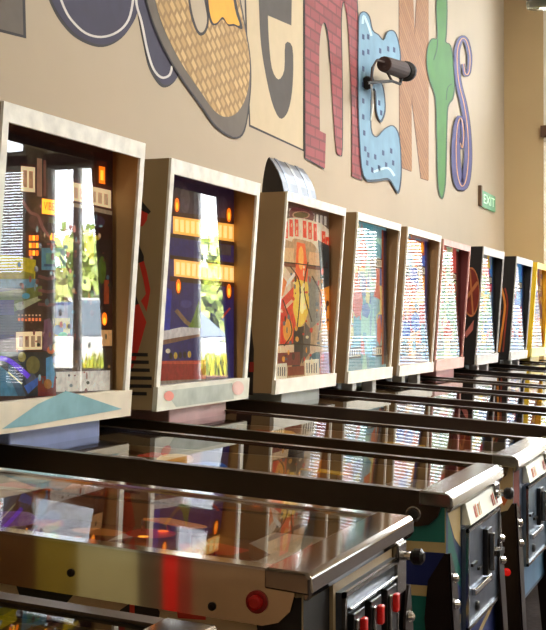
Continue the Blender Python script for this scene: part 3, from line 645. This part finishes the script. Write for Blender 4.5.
def art_red(oy, hy, w_, za, zb):
    I = []
    def P(pts, c, e=.5): I.append((pts, c if not isinstance(c, tuple) else A(c, e)))
    P(rect(275, 196, 335, 216, .25), (120, 98, 84), .2)
    for k in range(4): P(rect(281 + 4 * k, 206 + k, 283.5 + 4 * k, 214 + k, .2), (220, 210, 196), .45); P(rect(312 + 4 * k, 213 + k, 314.5 + 4 * k, 222 + k, .2), (220, 210, 196), .45)
    P(closed([(289, 212), (294, 207), (301, 208), (308, 209), (314, 215), (312, 222), (303, 223), (292, 221)], 2), (112, 48, 56)); P(ell(301, 215, 9, 4.2), (206, 160, 130), .3); P(ell(301, 215, 7.5, 3), (110, 92, 40), .25)
    arch = smooth_line([(282, 238), (286, 230), (294, 228), (302, 229), (310, 231), (318, 234), (326, 243), (329, 250)], 3)
    P(strip(arch, 21), (246, 226, 200), .4)
    for k in range(9):
        i = 1 + int(k * 2.3); x, y = arch[min(i, len(arch) - 1)]
        P([(x - 1.9, y - 9), (x + 1.6, y - 8.4), (x + 1.9, y + 8.5), (x - 1.6, y + 8)], (226, 70, 44), .5); P(ell(x + .2, y - 3, .7, 2.2, 8), (246, 190, 150), .4)
        if k % 2: P(rect(x - .5, y + 2, x + .6, y + 7), (250, 200, 160), .4)
    P(rect(279, 247, 294, 262, .1), (226, 190, 140), .5); P(rect(309, 252, 327, 266, .1), (226, 180, 130), .5); P(rect(279, 262, 330, 266, .1), (120, 60, 44))
    P([(282, 262), (291, 275), (291, 295), (284, 310), (280, 300)], (238, 214, 184), .4); P(strip([(280, 292), (290, 280), (299, 268)], 3), (246, 238, 220), .5)
    P([(281, 300), (295, 285), (296, 346), (280, 348)], (216, 56, 40), .5); P(strip([(281, 312), (297, 296)], 3), (250, 200, 170), .4); P([(281, 275), (287, 282), (283, 296), (280, 296)], (228, 130, 60), .5)
    P([(297, 242), (305, 244), (308, 272), (306, 288), (294, 284), (296, 264)], (232, 96, 44), .6); P(ell(301, 258, 2.6, 12), (250, 180, 90), .6)
    P([(294, 278), (307, 282), (312, 300), (305, 322), (298, 330), (293, 310)], (240, 200, 84), .55); P(ell(302, 300, 3, 14), (250, 230, 160), .6); P(ell(288, 330, 5, 12), (236, 160, 60), .5)
    P([(308, 276), (318, 282), (320, 320), (310, 330)], (150, 150, 140), .3); P([(318, 240), (330, 246), (330, 300), (322, 300)], (66, 80, 84), .2); P([(320, 290), (330, 286), (330, 330), (322, 330)], (238, 150, 50), .5)
    P([(294, 328), (304, 326), (303, 356), (298, 372), (292, 368)], (66, 66, 70), .15); P([(305, 322), (311, 330), (310, 352), (302, 364)], (110, 108, 110), .2)
    P(rect(278, 344, 294, 353), (230, 200, 160), .45); P(rect(310, 346, 328, 354), (226, 200, 170), .4); P(rect(278, 353, 300, 366, -.05), (140, 60, 58), .3); P(ell(318, 360, 9, 8), (60, 116, 130), .35)
    P(rect(274, 364, 287, 380, -.08), (232, 220, 196), .5); P(rect(305, 360, 319, 376, -.08), (232, 220, 196), .5); P(rect(288, 367, 304, 376, -.08), (150, 70, 50), .3); P(rect(320, 352, 331, 376), (170, 60, 50), .3)
    for k in range(5): P(rect(275.5 + 2.2 * k, 367, 276.4 + 2.2 * k, 376), (60, 50, 44)); P(rect(306.5 + 2.4 * k, 363, 307.4 + 2.4 * k, 373), (60, 50, 44))
    P(rect(329.5, 196, 336, 392), (60, 30, 26), .05)
    for pts in ([(290, 266), (300, 285), (297, 330)], [(308, 262), (304, 290), (312, 322)], [(281, 262), (300, 264), (328, 268)], [(283, 300), (292, 330), (284, 346)], [(312, 276), (322, 300), (318, 340)], [(278, 345), (300, 344), (328, 347)]):
        P(strip(smooth_line(pts), 1.2), (60, 30, 26), .05)
    rn = random.Random(4)
    for k in range(60):
        x, y = rn.uniform(280, 328), rn.uniform(264, 362); P(ell(x, y, rn.uniform(.6, 1.8), rn.uniform(1, 4), 7, rn.uniform(0, 3)), rn.choice(((70, 40, 36), (250, 230, 190), (214, 60, 40), (90, 110, 120), (240, 170, 70))), .4)
    return A((206, 174, 132), .3), I

def art_mix(pal, base, seed, e=.3, edge=None, top=None):
    def fn(oy, hy, w_, za, zb):
        rn = random.Random(seed); I = []
        for k in range(80):
            u, v_ = rn.uniform(.03, .97), rn.uniform(.08, .97); c = rn.choice(pal)
            if k % 3 == 0: I.append((uve(u, v_, rn.uniform(.04, .16), rn.uniform(.04, .12), rn.choice((5, 7, 14))), A(c, e)))
            elif k % 3 == 1:
                a, b_ = rn.uniform(.03, .15), rn.uniform(.02, .10); I.append((uvr(u - a, v_ - b_, u + a, v_ + b_), A(c, e)))
            else:
                I.append(([(u, v_ + .14, 0), (u + rn.uniform(.04, .14), v_ - .1, 0), (u - rn.uniform(.04, .14), v_ - .08, 0)], A(c, e)))
        if top:
            I.append((uvr(.12, .86, .86, .97), A(top[1], e * .6)))
            for k in range(5): I.append((uve(.22 + .14 * k, .92, .05, .045, 10), A(top[0], e * 1.6)))
        for (u0, v0) in ((.06, .70), (.62, .70), (.06, .08), (.62, .08)):
            I.append((uvr(u0, v0, u0 + .30, v0 + .075), A((40, 30, 34), .05))); I.append((uvr(u0 + .015, v0 + .012, u0 + .285, v0 + .063), A((236, 220, 190), .4)))
            for k in range(5): I.append((uvr(u0 + .03 + .052 * k, v0 + .02, u0 + .06 + .052 * k, v0 + .056), A((120, 92, 74), .15)))
        if edge:
            for k, c in enumerate(edge): I.append((uvr(.86 + .14 * k / len(edge), 0.02, .86 + .14 * (k + 1) / len(edge), .98), A(c, .10)))
        return A(base, e), I
    return fn

# --- painted cabinet and head sides
def side_poly(mb, oy, ysurf, pts, m, k=0):            # photo positions on a machine's near side
    P = [hity(px, py, oy + ysurf) for px, py in pts]; e = .0008 + .0004 * k
    P = [(min(1.038, p.x - FX), ysurf - e, p.z) for p in P]; mb.poly(P, m)
YN = -HW + .006
def local_side(mb, pts, m, k=0, sgn=-1): mb.poly([(x, sgn * (HW - .006 + .0008 + .0004 * k), z) for x, z in pts], m)
def front_poly(mb, pts, m, k=0): mb.poly([(1.0406 + .0004 * k, yy, z) for yy, z in pts], m)

def side_cream_red(mb, oy):                           # second machine: cream with black and red
    bkm = mat((16, 15, 15), .45, var=0); rd = mat((206, 58, 34), .5, var=.05); cr = mat((198, 176, 134), .55)
    side_poly(mb, oy, YN, [(11, 570), (90, 575), (66, 604), (60, 612), (22, 604), (20, 596)], bkm)
    side_poly(mb, oy, YN, [(120, 610), (150, 590), (160, 612), (158, 625), (118, 622)], bkm, 0); side_poly(mb, oy, YN, [(130, 604), (135, 600), (135, 615), (130, 614)], rd, 1)
    side_poly(mb, oy, YN, [(177, 610), (190, 606), (192, 610), (206, 600), (206, 620), (178, 618)], rd)
    side_poly(mb, oy, YN, [(246, 600), (330, 600), (330, 660), (262, 660), (256, 620)], bkm)
    local_side(mb, [(-.30, .88), (1.038, .84), (1.038, .50), (-.30, .44)], mat((40, 28, 24), .5), 0, 1)
def side_yellow(mb, oy):                              # nearest machine, far side: olive, cream and a red stripe
    for k, (x0, x1, c) in enumerate(((-.30, .385, (90, 58, 30)), (.385, .475, (140, 122, 50)), (.475, .60, (190, 184, 146)), (.60, .652, (100, 86, 70)), (.652, .680, (240, 40, 36)), (.68, .71, (150, 60, 50)), (.71, 1.038, (140, 110, 84)))):
        local_side(mb, [(x0, ztop(x0) - .02), (x1, ztop(x1) - .02), (x1, .50), (x0, .46)], mat(c, .5), k, 1)
def side_teal(mb, oy):                                # third machine: teal, tan and navy bands
    teal = mat((20, 108, 96), .5, var=.06); nv = mat((22, 34, 96), .5, var=.06)
    tn = mat((196, 172, 116), .5, var=.05)
    for k, (z0, z1, c) in enumerate(((.50, .545, nv), (.545, .58, tn), (.615, .705, teal), (.705, .728, tn), (.728, .80, nv), (.80, .822, tn), (.822, .945, teal))):
        local_side(mb, [(-.29, z0 - .01), (1.038, z0), (1.038, min(z1, ztop(1.038) - .02)), (-.29, z1)], c, 0)
def front_teal(mb, oy):
    teal = mat((20, 108, 96), .5, var=.06); tn = mat((196, 172, 116), .5, var=.05); nv = mat((30, 46, 110), .5)
    front_poly(mb, [(-.26, .90), (-.14, .90), (-.14, .79), (-.20, .82), (-.26, .88)], tn); front_poly(mb, [(-.26, .88), (-.20, .80), (-.14, .74), (-.14, .70), (-.26, .76)], teal)
    front_poly(mb, [(-.26, .76), (-.14, .70), (-.14, .55), (-.26, .55)], nv); front_poly(mb, [(-.26, .66), (-.14, .64), (-.14, .62), (-.26, .63)], tn, 1)
    front_poly(mb, [(-.14, .60), (.26, .60), (.26, .51), (-.14, .51)], nv); front_poly(mb, [(-.10, .53), (.26, .60), (.26, .585), (-.08, .515)], tn, 1)
def side_cream_black(mb, oy):                         # fourth machine
    bkm = mat((18, 16, 16), .45, var=0)
    side_poly(mb, oy, YN, [(497, 560), (496, 530), (501, 512), (509, 510), (515, 520), (513, 560), (516, 640), (496, 640)], bkm); side_poly(mb, oy, YN, [(500, 500), (508, 490), (512, 492), (504, 506)], mat((206, 96, 40), .5))
    local_side(mb, [(-.3, .88), (.55, .85), (.40, .50), (-.3, .44)], mat((60, 34, 28), .5))
def front_blue(mb, oy):
    front_poly(mb, [(-.27, .895), (-.18, .895), (-.18, .78), (-.27, .78)], mat((110, 34, 20), .85)); front_poly(mb, [(-.27, .78), (-.16, .78), (-.14, .62), (-.27, .60)], mat((60, 30, 24), .5))
    front_poly(mb, [(-.26, .60), (.26, .60), (.26, .51), (-.26, .51)], mat((86, 126, 160), .5)); front_poly(mb, [(-.18, .68), (-.13, .68), (-.13, .60), (-.20, .60)], mat((190, 170, 140), .5), 1)
def head_dancer(mb, oy, h0):                          # red and black figure painted on the blue machine's head
    rd = mat((196, 44, 30), .55, var=.05); bkm = mat((22, 18, 20), .5, var=0)
    def s(pts, m, k=0): side_poly(mb, oy, h0, pts, m, k)
    s([(130, 198), (138, 196), (141, 200), (151, 211.5), (149, 214), (136, 208)], bkm, 1); s([(133, 206), (138, 208), (148, 213), (147, 220), (143, 226), (138, 227), (132, 222)], rd)
    s([(128, 235), (137, 240), (144, 256), (144, 261), (139, 263), (126, 264)], bkm, 1); s([(139, 262), (143.5, 259), (147, 272), (150.5, 290), (148.5, 302), (146.5, 312), (144, 306), (141, 301), (146, 294), (143.5, 280)], rd)
    s([(126, 290), (134, 290), (139, 304), (126, 308)], bkm, 1); s([(128, 307), (139, 304), (146.5, 322), (141, 342), (135, 362), (131, 372), (124, 370), (130, 340)], rd)
    for k, y in enumerate((352.5, 360, 368, 376, 384, 391.5)): s([(124, y), ((148, 149, 150, 152, 152, 147)[k], y + .6), ((148, 149, 150, 152, 152, 147)[k], y + 4), (124, y + 3.6)], bkm, 2)
def head_dark_figure(mb, oy, h0):
    side_poly(mb, oy, h0, [(240, 300), (250, 315), (254, 350), (253, 395), (238, 395)], mat((30, 20, 22), .5)); side_poly(mb, oy, h0, [(250, 362), (254, 362), (254, 372), (249, 372)], mat((150, 30, 26), .5), 1)
def head_compass(mb, oy, h0):
    rd = mat((130, 40, 30), .5, var=.2); og = mat((196, 120, 70), .5)
    c = (471, 292); side_poly(mb, oy, h0, ell(c[0], c[1], 8.5, 25, 24), og, 0); side_poly(mb, oy, h0, ell(c[0], c[1], 7.8, 23, 24), rd, 1)
    side_poly(mb, oy, h0, strip([(465, 300), (478, 282)], 3), og, 2); side_poly(mb, oy, h0, strip([(470, 270), (473, 314)], 1.6), og, 3); side_poly(mb, oy, h0, [(464, 334), (474, 320), (473, 330), (466, 338)], mat((190, 110, 100), .5), 2)
def head_flame(mb, oy, h0):
    og = mat((210, 130, 50), .5); rd = mat((140, 50, 30), .5)
    side_poly(mb, oy, h0, strip(smooth_line([(499, 352), (502, 330), (505, 306), (502, 290), (500, 284)]), 2.2), og); side_poly(mb, oy, h0, strip(smooth_line([(503, 352), (505, 330), (507.5, 304), (505, 288)]), 1.6), rd, 1)
    side_poly(mb, oy, h0, strip(smooth_line([(496, 352), (498, 330), (501, 310)]), 1.6), rd, 2)
def apron_triangle(q, oy):
    m = mat((120, 168, 178), .55, var=.16, scale=14)
    P = [hit(x, y, (FX + .0135, 0, 1.40), (1, 0, -TILT)) for x, y in ((2, 429), (38, 404), (66, 391), (84, 396), (122, 409), (100, 413), (60, 420), (28, 426))]
    q.poly([(p.x - FX, p.y - oy, p.z) for p in P], m)
def apron_smear(q, oy):
    def pp(pts, m, e): q.poly([(p.x - FX, p.y - oy, p.z) for p in [hit(x, y, (FX + .0130 + e, 0, 1.40), (1, 0, -TILT)) for x, y in pts]], m)
    pp([(165, 391), (232, 383), (234, 399), (176, 407)], mat((176, 184, 174), .5, var=.2), 0); pp(ell(169, 396, 5, 5), mat((226, 140, 126), .6, var=.15), .0005); pp(ell(238, 388, 6, 7), mat((230, 190, 180), .6), .0008)

M = machine
M('nearest pinball machine at the bottom left corner, yellow and cream sides', 1.06, art=art_mix([(220, 190, 60), (200, 80, 50), (70, 110, 160)], (170, 150, 70), 3), cab=(190, 168, 60), rail='black', side_art=side_yellow, pf=(206, 170, 60), seed=3,
  palette=((230, 190, 60), (220, 200, 120), (120, 140, 150), (230, 220, 190)))
def art_gold(oy, hy, w_, za, zb):
    I = [(uvr(0, .55, 1, 1), A((226, 190, 40), .4)), (uvr(.1, .1, .9, .5), A((200, 214, 220), .4)), (uvr(.14, .14, .86, .46), A((60, 34, 30), .1))]
    for k in range(6): I.append((uvr(.2 + .1 * k, .5, .25 + .1 * k, .56), amber))
    for k in range(3): I.append((uvr(.2, .6 + .08 * k, .3, .65 + .08 * k), orange))
    I += [(uve(.5, .75, .2, .14), A((200, 70, 40), .4)), (uve(.75, .3, .08, .1), A((220, 120, 60), .4)), (uvr(0, .02, 1, .09), A((190, 40, 34), .3))]
    return A((120, 80, 50), .2), I
M('pinball machine with wide shiny steel side rail, red flipper button and cream side', 1.97, art=art_gold, cab=(200, 178, 136), front=(16, 15, 17), rail='steel', side_art=side_cream_red, door_kind='three slot', door=(70, 76, 86), card=False, pf=(196, 120, 80), seed=11,
  palette=((206, 50, 36), (232, 150, 70), (120, 70, 130), (236, 226, 206)))
M('pinball machine with teal and navy striped cabinet under the chipped white dark-art head', 2.87, hy=-.068, htop=1.806, art=art_first, cab=(196, 172, 116), front=(36, 60, 96), rail='dark', side=(150, 132, 100), inner=(196, 158, 104), neck=(146, 164, 220),
  apron=(222, 212, 190), apron_art=apron_triangle, side_art=side_teal, front_art=front_teal, frame_w=.026, top_w=.045, rec=.052, pf=(206, 170, 110), seed=21)
blue_machine = M('pinball machine with blue backglass and a red dancer painted on its head', 3.665, hy=.029, htop=1.787, art=art_blue, cab=(188, 166, 126), front=(60, 76, 96), rail='dark', side=(150, 128, 92), inner=(190, 146, 82), neck=(216, 172, 172),
  apron=(222, 222, 208), apron_art=apron_smear, side_art=side_cream_black, front_art=front_blue, head_side_art=head_dancer, frame_w=.026, top_w=.045, rec=.052, seed=31, door=(100, 120, 140))
p_ = hity(506.5, 572.5, 3.665 - HW - .012)
q = MB(); lx, ly_, lz = p_.x - FX, -HW - .012, p_.z
q.lathe((lx, ly_ + .018, lz), (0, -1, 0), [(0, .012), (.010, .012), (.016, .010), (.020, .006)], mat((214, 22, 20), .25, em=.4, var=0), 16)
o = q.build('side_lamp', blue_machine); o['label'] = 'small round red lamp low on the cabinet side'
trim = (242, 238, 226); tan = (164, 136, 98); tin = (166, 130, 88)
M('pinball machine with red arched lettering and silver topper over its head', 4.686, art=art_red, htop=1.787, rail='brown', side=tan, inner=tin, neck=(196, 206, 206), frame=trim, apron=trim, frame_w=.014, apron_h=.05, cab=(120, 70, 50), head_side_art=head_dark_figure, seed=41, detail=1)
M('pinball machine fourth head along, pale teal art with a red and navy right edge', 5.58, art=art_mix([(90, 150, 160), (200, 190, 120), (70, 100, 150), (190, 90, 60), (150, 190, 170)], (110, 150, 160), 52, .65, edge=[(206, 96, 44), (50, 44, 96), (40, 24, 24)]), rail='brown', side=tan, inner=tin, frame=trim, apron=trim, frame_w=.014, apron_h=.05,
  neck=(200, 200, 196), neck_kind='posts', cab=(90, 50, 40), seed=51, detail=1)
M('pinball machine fifth head along, orange and gold art across its top', 6.438, art=art_mix([(220, 150, 60), (70, 110, 190), (200, 90, 80), (90, 150, 170), (230, 200, 150)], (150, 120, 120), 63, .65, edge=[(50, 60, 150), (30, 20, 30)], top=((240, 160, 40), (180, 80, 50))), rail='brown', side=tan, inner=tin, frame=trim, apron=trim, frame_w=.014, apron_h=.05,
  neck=(200, 200, 196), neck_kind='posts', cab=(80, 46, 36), seed=61, detail=1)
M('pinball machine with pink framed head and maroon inside', 7.22, art=art_mix([(110, 160, 140), (200, 90, 80), (160, 190, 150), (220, 210, 170)], (150, 180, 150), 74, .65, edge=[(130, 60, 50), (60, 30, 30)]), rail='brown', side=(150, 118, 90), inner=(112, 44, 44), frame=(214, 160, 150), apron=(222, 180, 170), frame_w=.014, apron_h=.06, neck=(214, 150, 150), cab=(96, 60, 44), seed=71, detail=1, htop=1.775)
M('pinball machine with black head and a red compass painted on its side', 8.336, art=art_mix([(70, 130, 190), (220, 190, 60), (200, 70, 90), (80, 150, 90)], (130, 140, 150), 85, .65, edge=[(60, 110, 170), (40, 50, 60), (14, 12, 14)]), rail='black', side=(24, 20, 22), inner=(20, 17, 18), frame=(196, 192, 190), apron=(214, 212, 210), frame_w=.012, top_w=.05, apron_h=.06, neck=(200, 200, 206), neck_kind='posts', cab=(30, 26, 26), head_side_art=head_compass, seed=81, detail=1, htop=1.80)
M('pinball machine with black head and orange flames painted on its side', 9.557, art=art_mix([(70, 110, 200), (200, 60, 60), (90, 160, 210), (60, 60, 130)], (110, 130, 160), 96, .65, edge=[(60, 90, 160), (16, 14, 16)]), rail='black', side=(22, 18, 18), inner=(18, 15, 15), frame=(186, 184, 180), apron=(214, 212, 206), frame_w=.012, top_w=.05, apron_h=.06, neck=(200, 200, 206), neck_kind='posts', cab=(30, 26, 26), head_side_art=head_flame, seed=91, detail=1, htop=1.80)
yl = (238, 196, 30)
M('bright yellow pinball machine at the far end by the window', 10.49, art=art_mix([(220, 110, 50), (236, 200, 120), (190, 60, 50), (120, 90, 140)], (220, 180, 120), 107, .3), rail='black', side=yl, inner=(214, 158, 24), frame=yl, apron=(244, 226, 130), frame_w=.03, top_w=.05, apron_h=.07, neck=(230, 210, 120), cab=yl, front=yl, seed=101, detail=1, htop=1.80)

# silver topper on the red lettered machine
ty0, ty1 = 4.335, 4.71
root = thing('metal_topper', 'curved silver sheet metal topper on top of the red lettered machine', 'topper', (FX - .008, ty0, 1.787))
prof = [(-.066, 0), (-.064, .03), (-.061, .055), (-.057, .078), (-.053, .097), (-.049, .112), (-.045, .123), (-.041, .130), (-.036, .133), (-.018, .110), (.002, .076), (.016, .040), (.024, 0)]
q = MB(); q.prism_y(prof, 0, ty1 - ty0, mat((58, 58, 62), .42, metal=.7, var=.3, scale=9)); q.build('shell', root)
q = MB(); q.prism_y([(x * .98 , z * .97) for x, z in prof], -.004, 0, mat((50, 46, 44), .5)); q.build('end_plate', root)
for k in range(3):
    q = MB(); yy = .05 + .115 * k; pr = [(x * 1.012, z * 1.02 + .0006) for x, z in prof[8:]] 
    q.prism_y(pr + [(x - .004, max(0, z - .006)) for x, z in prof[8:]][::-1], yy, yy + .035, mat(((48, 58, 80), (96, 92, 88), (60, 66, 78))[k], .35, metal=.7)); q.build('band', root)

# ------------------------------------------------------------------ street outside the far windows
b = MB(); b.box(-30, 50, 14.2, 80, -.25, .22, mat((186, 186, 188), .9, var=.1, scale=3)); struct('street', b)
b = MB(); b.box(-30, 50, 11.46, 14.2, -.25, -.02, mat((176, 170, 160), .9, var=.08, scale=3)); struct('sidewalk', b)
b = MB(); b.box(-30, 50, 20.5, 21.4, .22, .28, mat((150, 150, 70), .95, var=.3, scale=3)); tag(b.build('grass_verge'), 'sunlit grass verge beyond the street outside', 'grass', kind='stuff')
def tree(x, y, h, r, seed, label, c=(176, 192, 116)):
    rn = random.Random(seed); root = thing('street_tree', label, 'tree', (x, y, .22), 'trees outside the far windows')
    q = MB(); bkc = mat((92, 76, 62), .9, var=.2); q.cyl((0, 0, 0), (.1, 0, h * .55), .17, .10, bkc, 10)
    for k in range(5):
        a = 2 * math.pi * k / 5; q.cyl((.05, 0, h * (.35 + .04 * k)), (r * .6 * math.cos(a), r * .6 * math.sin(a), h * (.6 + .05 * k)), .06, .025, bkc, 7)
    q.build('trunk', root)
    q = MB(); cs = [mat(tuple(int(v * f_) for v in c), .8, var=.3, scale=6) for f_ in (.7, 1, 1.3)]
    for k in range(420):
        a, t, rr = rn.uniform(0, 6.283), rn.uniform(-1, 1), rn.random() ** .4
        p = Vector((r * rr * math.cos(a) * math.sqrt(1 - t * t), r * rr * math.sin(a) * math.sqrt(1 - t * t), h * .68 + r * .85 * rr * t))
        s_ = rn.uniform(.10, .24); n_ = Vector((rn.uniform(-1, 1), rn.uniform(-1, 1), rn.uniform(-.3, 1))).normalized(); u_ = n_.orthogonal().normalized(); v_ = n_.cross(u_)
        q.poly([p + u_ * s_, p + v_ * s_ * .7, p - u_ * s_, p - v_ * s_ * .7], rn.choice(cs))
    q.build('crown', root)
for k, (x, y, h, r, lab) in enumerate(((6.5, 22, 2.7, 1.15, 'leafy street tree behind the white car'), (9.7, 23, 3.2, 1.4, 'leafy street tree behind the blue car'), (-4.5, 23, 3.2, 1.4, 'leafy street tree farthest left on the verge'), (14.5, 22, 3.4, 1.5, 'leafy street tree farthest right on the verge'))): tree(x, y, h, r, k + 1, lab)
def car(x, y, c, label):
    root = thing('parked_car', label, 'car', (x, y, .22), 'cars parked outside')
    q = MB(); body = [(-2.1, .35), (-2.15, .62), (-1.95, .82), (-1.25, .90), (1.15, .92), (1.9, .84), (2.12, .66), (2.1, .35)]
    q.loft([(a, -.85, z) for a, z in body], [(a, .85, z) for a, z in body], mat(c, .25, metal=.3, var=0, coat=1.)); q.build('body', root, .05)
    q = MB(); cab_ = [(-1.2, .90), (-.65, 1.40), (.55, 1.42), (1.2, .92)]
    q.loft([(a, -.78 + .12 * (z > 1), z) for a, z in cab_], [(a, .78 - .12 * (z > 1), z) for a, z in cab_], mat((96, 108, 120), .1, var=0)); q.build('windows', root, .03)
    q = MB(); q.box(-.62, .52, -.64, .64, 1.40, 1.45, mat(c, .25, metal=.3, var=0, coat=1.)); q.build('roof', root, .02)
    for wx in (-1.3, 1.3):
        for wy in (-.82, .82):
            q = MB(); q.cyl((wx, wy - .1, .32), (wx, wy + .1, .32), .32, None, mat((24, 24, 24), .8, var=0), 20); q.cyl((wx, wy - .11, .32), (wx, wy + .11, .32), .19, None, chrome, 16); q.build('wheel', root)
car(7.4, 18.2, (50, 74, 120), 'dark blue parked car outside the right glass door'); car(4.9, 15.8, (226, 226, 226), 'white parked car outside the left glass door')
car(.6, 18, (120, 150, 180), 'pale blue parked car outside the blinds')
bld = thing('brick_building', 'low pale building across the street outside', 'building', (4, 34, .22))
b = MB(); b.box(-16, 22, 0, 6, 0, 2.5, mat((206, 200, 196), .9, var=.08, scale=1)); b.build('facade', bld)
b = MB(); b.box(-16.3, 22.3, -.3, 6.3, 2.5, 2.75, mat((120, 108, 100), .9)); b.build('roof', bld)
for k in range(9):
    b = MB(); b.box(-14 + 4 * k, -12 + 4 * k, -.05, .0, .8, 2.0, mat((60, 72, 84), .15, var=0)); b.build('window', bld)

for (x0, x1, lab) in ((2.3, 4.6, 'brown planter box outside the right glass door'),):
    root = thing('planter', lab, 'planter', ((x0 + x1) / 2, 13.85, -.02)); hw = (x1 - x0) / 2
    q = MB(); q.box(-hw, hw, -.25, .25, 0, .70, mat((112, 84, 62), .8, var=.2)); q.build('box', root, .02)
    q = MB(); rn = random.Random(5)
    for k in range(500):
        p = Vector((rn.uniform(-hw + .05, hw - .05), rn.uniform(-.2, .2), .70)); h_ = rn.uniform(.1, .28); dx = rn.uniform(-.06, .06)
        q.poly([p, p + Vector((.03, .01, 0)), p + Vector((dx + .02, .02, h_)), p + Vector((dx, .01, h_))], mat(rn.choice(((190, 180, 50), (150, 160, 50), (120, 130, 50))), .8, var=.2))
    o = q.build('plants', root); o['kind'] = 'stuff'

root = thing('paper_notice', 'white handwritten paper notice taped low on the right glass door', 'notice', (3.11, EY + .050, .70))
pm = bpy.data.materials.new('thin_paper'); pm.use_nodes = True; n = pm.node_tree; n.nodes.clear()
o_ = n.nodes.new('ShaderNodeOutputMaterial'); t_ = n.nodes.new('ShaderNodeBsdfTranslucent'); d_ = n.nodes.new('ShaderNodeBsdfDiffuse'); x_ = n.nodes.new('ShaderNodeMixShader')
t_.inputs[0].default_value = (.9, .9, .88, 1); d_.inputs[0].default_value = (.9, .9, .88, 1); x_.inputs[0].default_value = .5
n.links.new(d_.outputs[0], x_.inputs[1]); n.links.new(t_.outputs[0], x_.inputs[2]); n.links.new(x_.outputs[0], o_.inputs[0])
q = MB(); q.box(-.37, .03, 0, .0006, -.17, .14, pm); q.box(.13, .38, 0, .0006, -.17, .14, pm); q.build('sheet', root)
q = MB(); rn = random.Random(9); x = -.33
for k in range(7):
    pts = [(x + .05 * t_ / 4, .01 * k - .05 + rn.uniform(-.03, .03)) for t_ in range(5)]; x += .048
    for a, c_ in zip(pts, pts[1:]): q.cyl((a[0], -.001, a[1]), (c_[0], -.001, c_[1]), .003, None, blk, 5)
q.build('handwriting', root)
